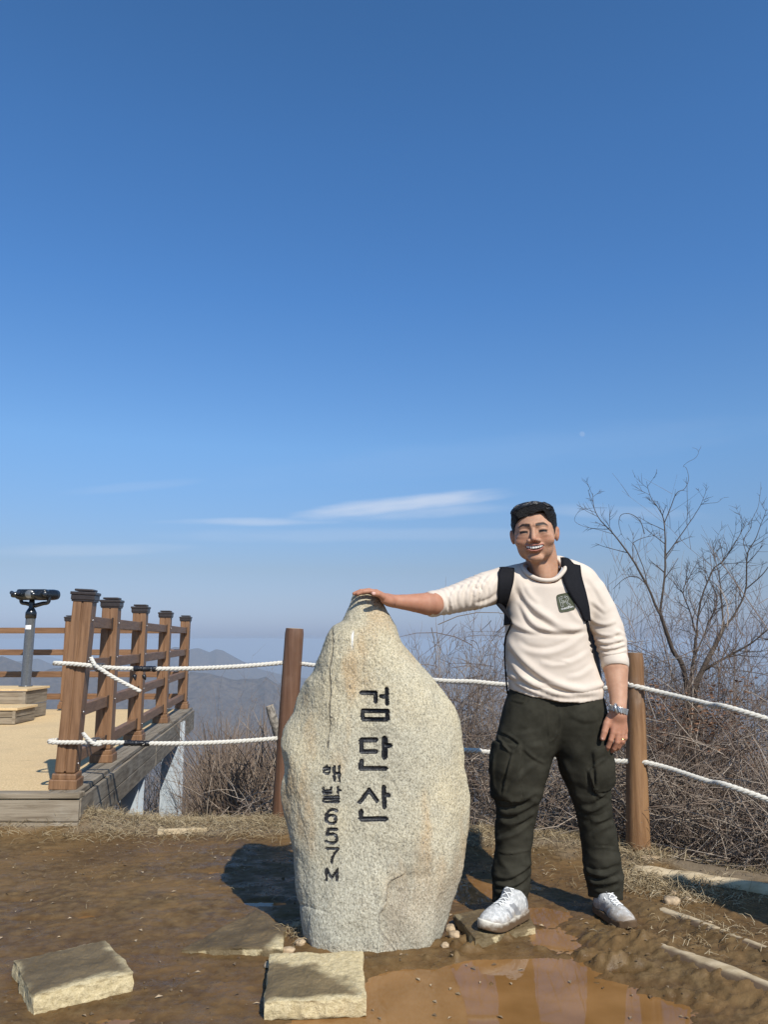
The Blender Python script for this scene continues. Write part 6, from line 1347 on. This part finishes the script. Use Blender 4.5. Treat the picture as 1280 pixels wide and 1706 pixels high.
# oak sapling that kept its dead leaves
base = P(1105, 1300, 4.75); gz = float(ground_h(base.x, 4.75, False)); oak = thing('oak_sapling', 'sapling still holding clusters of curled reddish brown leaves', 'sapling', (base.x, 4.75, gz)); S_ = Wood()
for k in range(8): S_.stem((base.x + rnd(-.1, .25), 4.75 + rnd(-.1, .1), gz), (rnd(-.25, .45), rnd(-.2, .2), 1), (P(1100, 1150, 4.75).z - gz) * rnd(.7, 1.05), .006, .15, 2, (8, 4), .4, .02, n=8)
mk('stems', S_.p, S_.r, S_.t, mBram, oak)
LV = []; LF = []; LT = []
def leaf(q, s, tone):
    a = perp(np.array([0, 0, 1.])); b = unit(np.cross(a, perp(a)) + .3 * perp(a)); n_ = np.cross(a, b); k = len(LV)
    LV.extend([q - a * s, q + b * s * .42 + n_ * s * .25, q + a * s, q - b * s * .42 + n_ * s * .3]); LF.extend([(k, k + 1, k + 2), (k, k + 2, k + 3)]); LT.extend([tone] * 4)
cl_ = [P(x, y, rnd(4.6, 5.0)) for x, y in [(1095, 1150), (1085, 1175), (1080, 1195), (1088, 1215), (1110, 1185), (1165, 1205), (1175, 1225), (1190, 1195), (1205, 1190), (1160, 1180), (1215, 1205), (1130, 1230), (1085, 1240), (1150, 1245), (1180, 1250), (1245, 1250), (1260, 1260), (1248, 1140), (1195, 1150), (1100, 1262), (1140, 1200), (1225, 1232)]]
for c in cl_:
    for _ in range(34): leaf(np.array(c) + np.array([random.gauss(0, .055), random.gauss(0, .06), random.gauss(0, .045)]), rnd(.010, .021), rnd(0, 1))
for _ in range(260): c = np.array(P(rnd(1070, 1280), rnd(1150, 1400), rnd(4.5, 5.2))); leaf(c, rnd(.009, .018), rnd(0, 1))
o = wpart('dry_leaves', LV, LF, mLeaf, oak, False, kind='stuff'); setattr_col(o.data, 'tone', LT)
# sawn branch behind the leaning post
a = [P(449, 1176, 5.6), P(456, 1200, 5.6), P(463, 1222, 5.62), P(474, 1262, 5.65), P(486, 1370, 5.7)]; v, f = tube(spline([tuple(q) for q in a], 18), np.linspace(.029, .034, 18), 14); v = v + .004 * noise(v * 30)[:, None]
sn = thing('sawn_branch', 'pale lichen-spotted branch sawn off square, leaning behind the leaning post', 'branch', tuple(a[-1])); o = wpart('branch_wood', v, f, simple('lichen_bark', (.22, .19, .15), .85, var=.55, scale=50, bump=.5, dist=.01), sn)
tn_ = unit(np.array(a[0]) - np.array(a[1])); v, f = rev([(.0001, .0), (.027, .0), (.0285, -.006)], 14, np.array(a[0]) + tn_ * .003, tn_, False); wpart('sawn_end', v, f, mEnd, sn)
# dry grass along the lip and round the posts
Gs = Wood(); Hf = lambda X, Y: float(ground_h(X, Y))
def straw(n, fx, L=(.03, .085), r=.0011, tone=.5):
    pts0 = np.array([fx() for _ in range(n)]); hz_ = ground_h(pts0[:, 0], pts0[:, 1])
    for (X, Y), z in zip(pts0, hz_):
        a = rnd(0, 6.28); el = abs(random.gauss(.15, .45)); ll = rnd(*L); d = np.array([math.cos(a) * math.cos(el), math.sin(a) * math.cos(el), math.sin(el)]); p0 = np.array([X, Y, z + rnd(-.002, .016)]); q1 = p0 + d * ll * .5 + np.array([0, 0, rnd(0, .008)]); q2 = q1 + unit(d + np.array([rnd(-.5, .5), rnd(-.5, .5), -.5])) * ll * .5
        Gs.add([p0, q1, q2], r * rnd(.6, 1.4) * np.array([1, .9, .4]), tone + rnd(-.45, .45))
def ledge(lo, hi, e0, e1):
    def g():
        X = rnd(lo, hi); return X, float(edge_y(X)) + random.gauss((e0 + e1) / 2, (e1 - e0) / 2.4) + .06 * float(noise(np.array([[X * 5, 0, 0]]))[0])
    return g
straw(9000, ledge(-3.2, -.35, -.24, .08)); straw(2600, ledge(-.45, .6, -.2, .1)); straw(2200, ledge(.5, 1.35, -.16, .12)); straw(1600, ledge(1.2, 2.4, .0, .25))
def near_(x, y, sx_, sy_): g = G(x, y); return lambda: (g.x + random.gauss(0, sx_), g.y + random.gauss(0, sy_))
straw(450, near_(1055, 1465, .07, .10)); straw(450, near_(1110, 1478, .16, .07)); straw(250, near_(1165, 1500, .12, .05)); straw(300, near_(1065, 1435, .07, .05)); straw(420, near_(470, 1380, .12, .08)); straw(120, near_(493, 1555, .03, .05), (.02, .05)); straw(160, near_(1200, 1560, .15, .10), (.02, .05)); straw(120, near_(885, 1440, .25, .2), (.015, .04)); straw(200, near_(250, 1450, .8, .35), (.01, .03), .0008)
mk('dry_grass', Gs.p, Gs.r, Gs.t, mStraw, None, 'matted dry straw along the lip of the muddy ground', 'grass', (0, 0, 0), kind='stuff')
# loose stones
mRock = simple('tan_rock', (.42, .31, .19), .85, var=.3, scale=40, bump=.5, dist=.01)
def rock(x, y, s, label, sq=(1, .8, .6), dz=.3, seed=0):
    g = G(x, y); z = float(ground_h(g.x, g.y)); bm = bmesh.new(); bmesh.ops.create_icosphere(bm, subdivisions=3, radius=1); v = np.array([w.co for w in bm.verts]); f = [tuple(w.index for w in q.verts) for q in bm.faces]; bm.free()
    v = v * (1 + .35 * noise(v * 1.3 + seed)[:, None] + .12 * noise(v * 4 + seed)[:, None]); v = np.sign(v) * np.abs(v) ** .8; v = v * np.array(sq) * s; v[:, 2] += s * sq[2] * dz
    top('loose_rock', v + np.array([g.x, g.y, z]), f, mRock, label, 'rock', (g.x, g.y, z), group='loose rocks on the mud')
for i, a in enumerate([(1120, 1506, .036, 'largest tan rock lying between the two right-hand logs', (1, .7, .55)), (1147, 1500, .016, 'small tan rock right of the largest one'), (1122, 1492, .014, 'small rock just behind the largest tan rock'), (1158, 1503, .010, 'pebble right of the small tan rock'), (478, 1585, .022, 'broken rock wedged between slab and granite stone', (1.2, .8, .5)), (500, 1572, .02, 'rock against the left foot of the granite stone'), (493, 1545, .024, 'dark rock deeper in the stone\'s shadow'),
                       (750, 1545, .024, 'tan rock against the right foot of the granite stone', (.8, 1.2, .6)), (757, 1562, .02, 'rock between the granite stone and the tilted slab', (1, .8, .6)), (742, 1575, .014, 'small rock low at the stone\'s right foot'), (447, 1607, .018, 'pale chip at the left edge of the square slab', (.7, 1.2, .4)), (340, 1365, .030, 'tan rock in the dry grass left of the leaning post', (1.2, .8, .5)), (160, 1362, .022, 'rock in the dry grass below the deck corner'), (205, 1372, .02, 'half sunk rock in the dry grass, left'), (1085, 1440, .03, 'pale rock at the foot of the right round post', (1.6, .7, .35))]):
    rock(*a[:3], a[3], *(a[4:] or ((1, .8, .6),)), seed=i * 3.1)
# crumbs of mud, gravel and leaf scraps
rs = np.random.default_rng(5); N = 5200; X = rs.uniform(-2.3, 1.6, N); Y = rs.uniform(2.3, 4.6, N); k = (Y < edge_y(X) - .1) & (fbm(np.stack([X, Y, X * 0], -1) * 1.8, 2) > -.25); X, Y = X[k], Y[k]; Z = ground_h(X, Y); k = Z > WLEV - .002; X, Y, Z = X[k], Y[k], Z[k]
s = rs.lognormal(-6.1, .5, len(X)).clip(.001, .008); oc = np.array([(1, 0, 0), (-1, 0, 0), (0, 1, 0), (0, -1, 0), (0, 0, 1), (0, 0, -1)], float)
of = np.array([(0, 2, 4), (2, 1, 4), (1, 3, 4), (3, 0, 4), (2, 0, 5), (1, 2, 5), (3, 1, 5), (0, 3, 5)]); V = (oc[None] * (s[:, None, None] * rs.uniform(.5, 1.2, (len(X), 6, 1)))) + np.stack([X, Y, Z + s * .15], -1)[:, None]; V = V.reshape(-1, 3); F = (of[None] + np.arange(len(X))[:, None, None] * 6).reshape(-1, 3)
t = NT('mud_crumbs'); tn = t.attr('tone', 2); mCr = t.fin(t.mix(tn, (.085, .055, .03), (.17, .12, .07)), .75, spec=.25); o = top('mud_crumbs', V, F, mCr, 'crumbs of mud and grit scattered over the trodden ground', 'grit', None, False, kind='stuff'); setattr_col(o.data, 'tone', np.repeat(rs.uniform(0, 1, len(X)) ** 2, 6))
LV, LF, LT = [], [], []
lx = [(rnd(-2.2, 1.5), rnd(2.35, 4.4)) for _ in range(240)] + [(G(x, y).x + rnd(-.01, .01), G(x, y).y) for x, y in [(780, 1603), (832, 1688), (728, 1685), (762, 1650), (1010, 1640), (865, 1610), (1085, 1655), (950, 1630), (390, 1655), (140, 1574)]]
for X, Y in lx:
    z = max(float(ground_h(X, Y)), WLEV) + .003; s_ = rnd(.006, .013); a = rnd(0, 6.28); k = len(LV); u = np.array([math.cos(a), math.sin(a), 0]); w = np.array([-math.sin(a), math.cos(a), 0]); q = np.array([X, Y, z])
    if Y > edge_y(X) - .2: continue
    LV.extend([q - u * s_, q - w * s_ * .5 + [0, 0, .004], q + u * s_, q + w * s_ * .5 + [0, 0, .002]]); LF.extend([(k, k + 1, k + 2), (k, k + 2, k + 3)]); LT.extend([rnd(0, 1)] * 4)
t = NT('leaf_scrap'); mSc = t.fin(t.mix(t.attr('tone', 2), (.13, .08, .04), (.50, .38, .24)), .7, spec=.25); o = top('leaf_scraps', LV, LF, mSc, 'scraps of dead leaf stuck to the mud and floating on the puddle', 'leaf litter', None, False, kind='stuff'); setattr_col(o.data, 'tone', LT)
TICK('g')
a = G(262, 1386, .012); b = G(345, 1383, .012); v, f = box((0, 0, 0), ((b - a).length, .03, .03), .006); q_ = Vector((1, 0, 0)).rotation_difference((b - a).normalized()).to_matrix()
top('edging_board', v @ np.array(q_).T + np.array((a + b) / 2), f, mLog, 'thin pale board half sunk along the dry grass left of the leaning post', 'board', tuple((a + b) / 2), False)
TICK('g')
# added board on two posts, unseen at the right, to shade the pale log
shade_o = thing('shade_board', 'plain board on two posts, added out of view to shade the pale log', 'shade board', (2.6, 1.75, 0))
for x in (2.22, 2.98): v, f = box((x, 1.78, .93), (.07, .07, 1.9), .006); wpart('board_post', v, f, mPostR, shade_o, False)
v, f = box((2.6, 1.725, 1.60), (.88, .03, .50), .004); wpart('board_panel', v, f, mGreyX, shade_o, False)
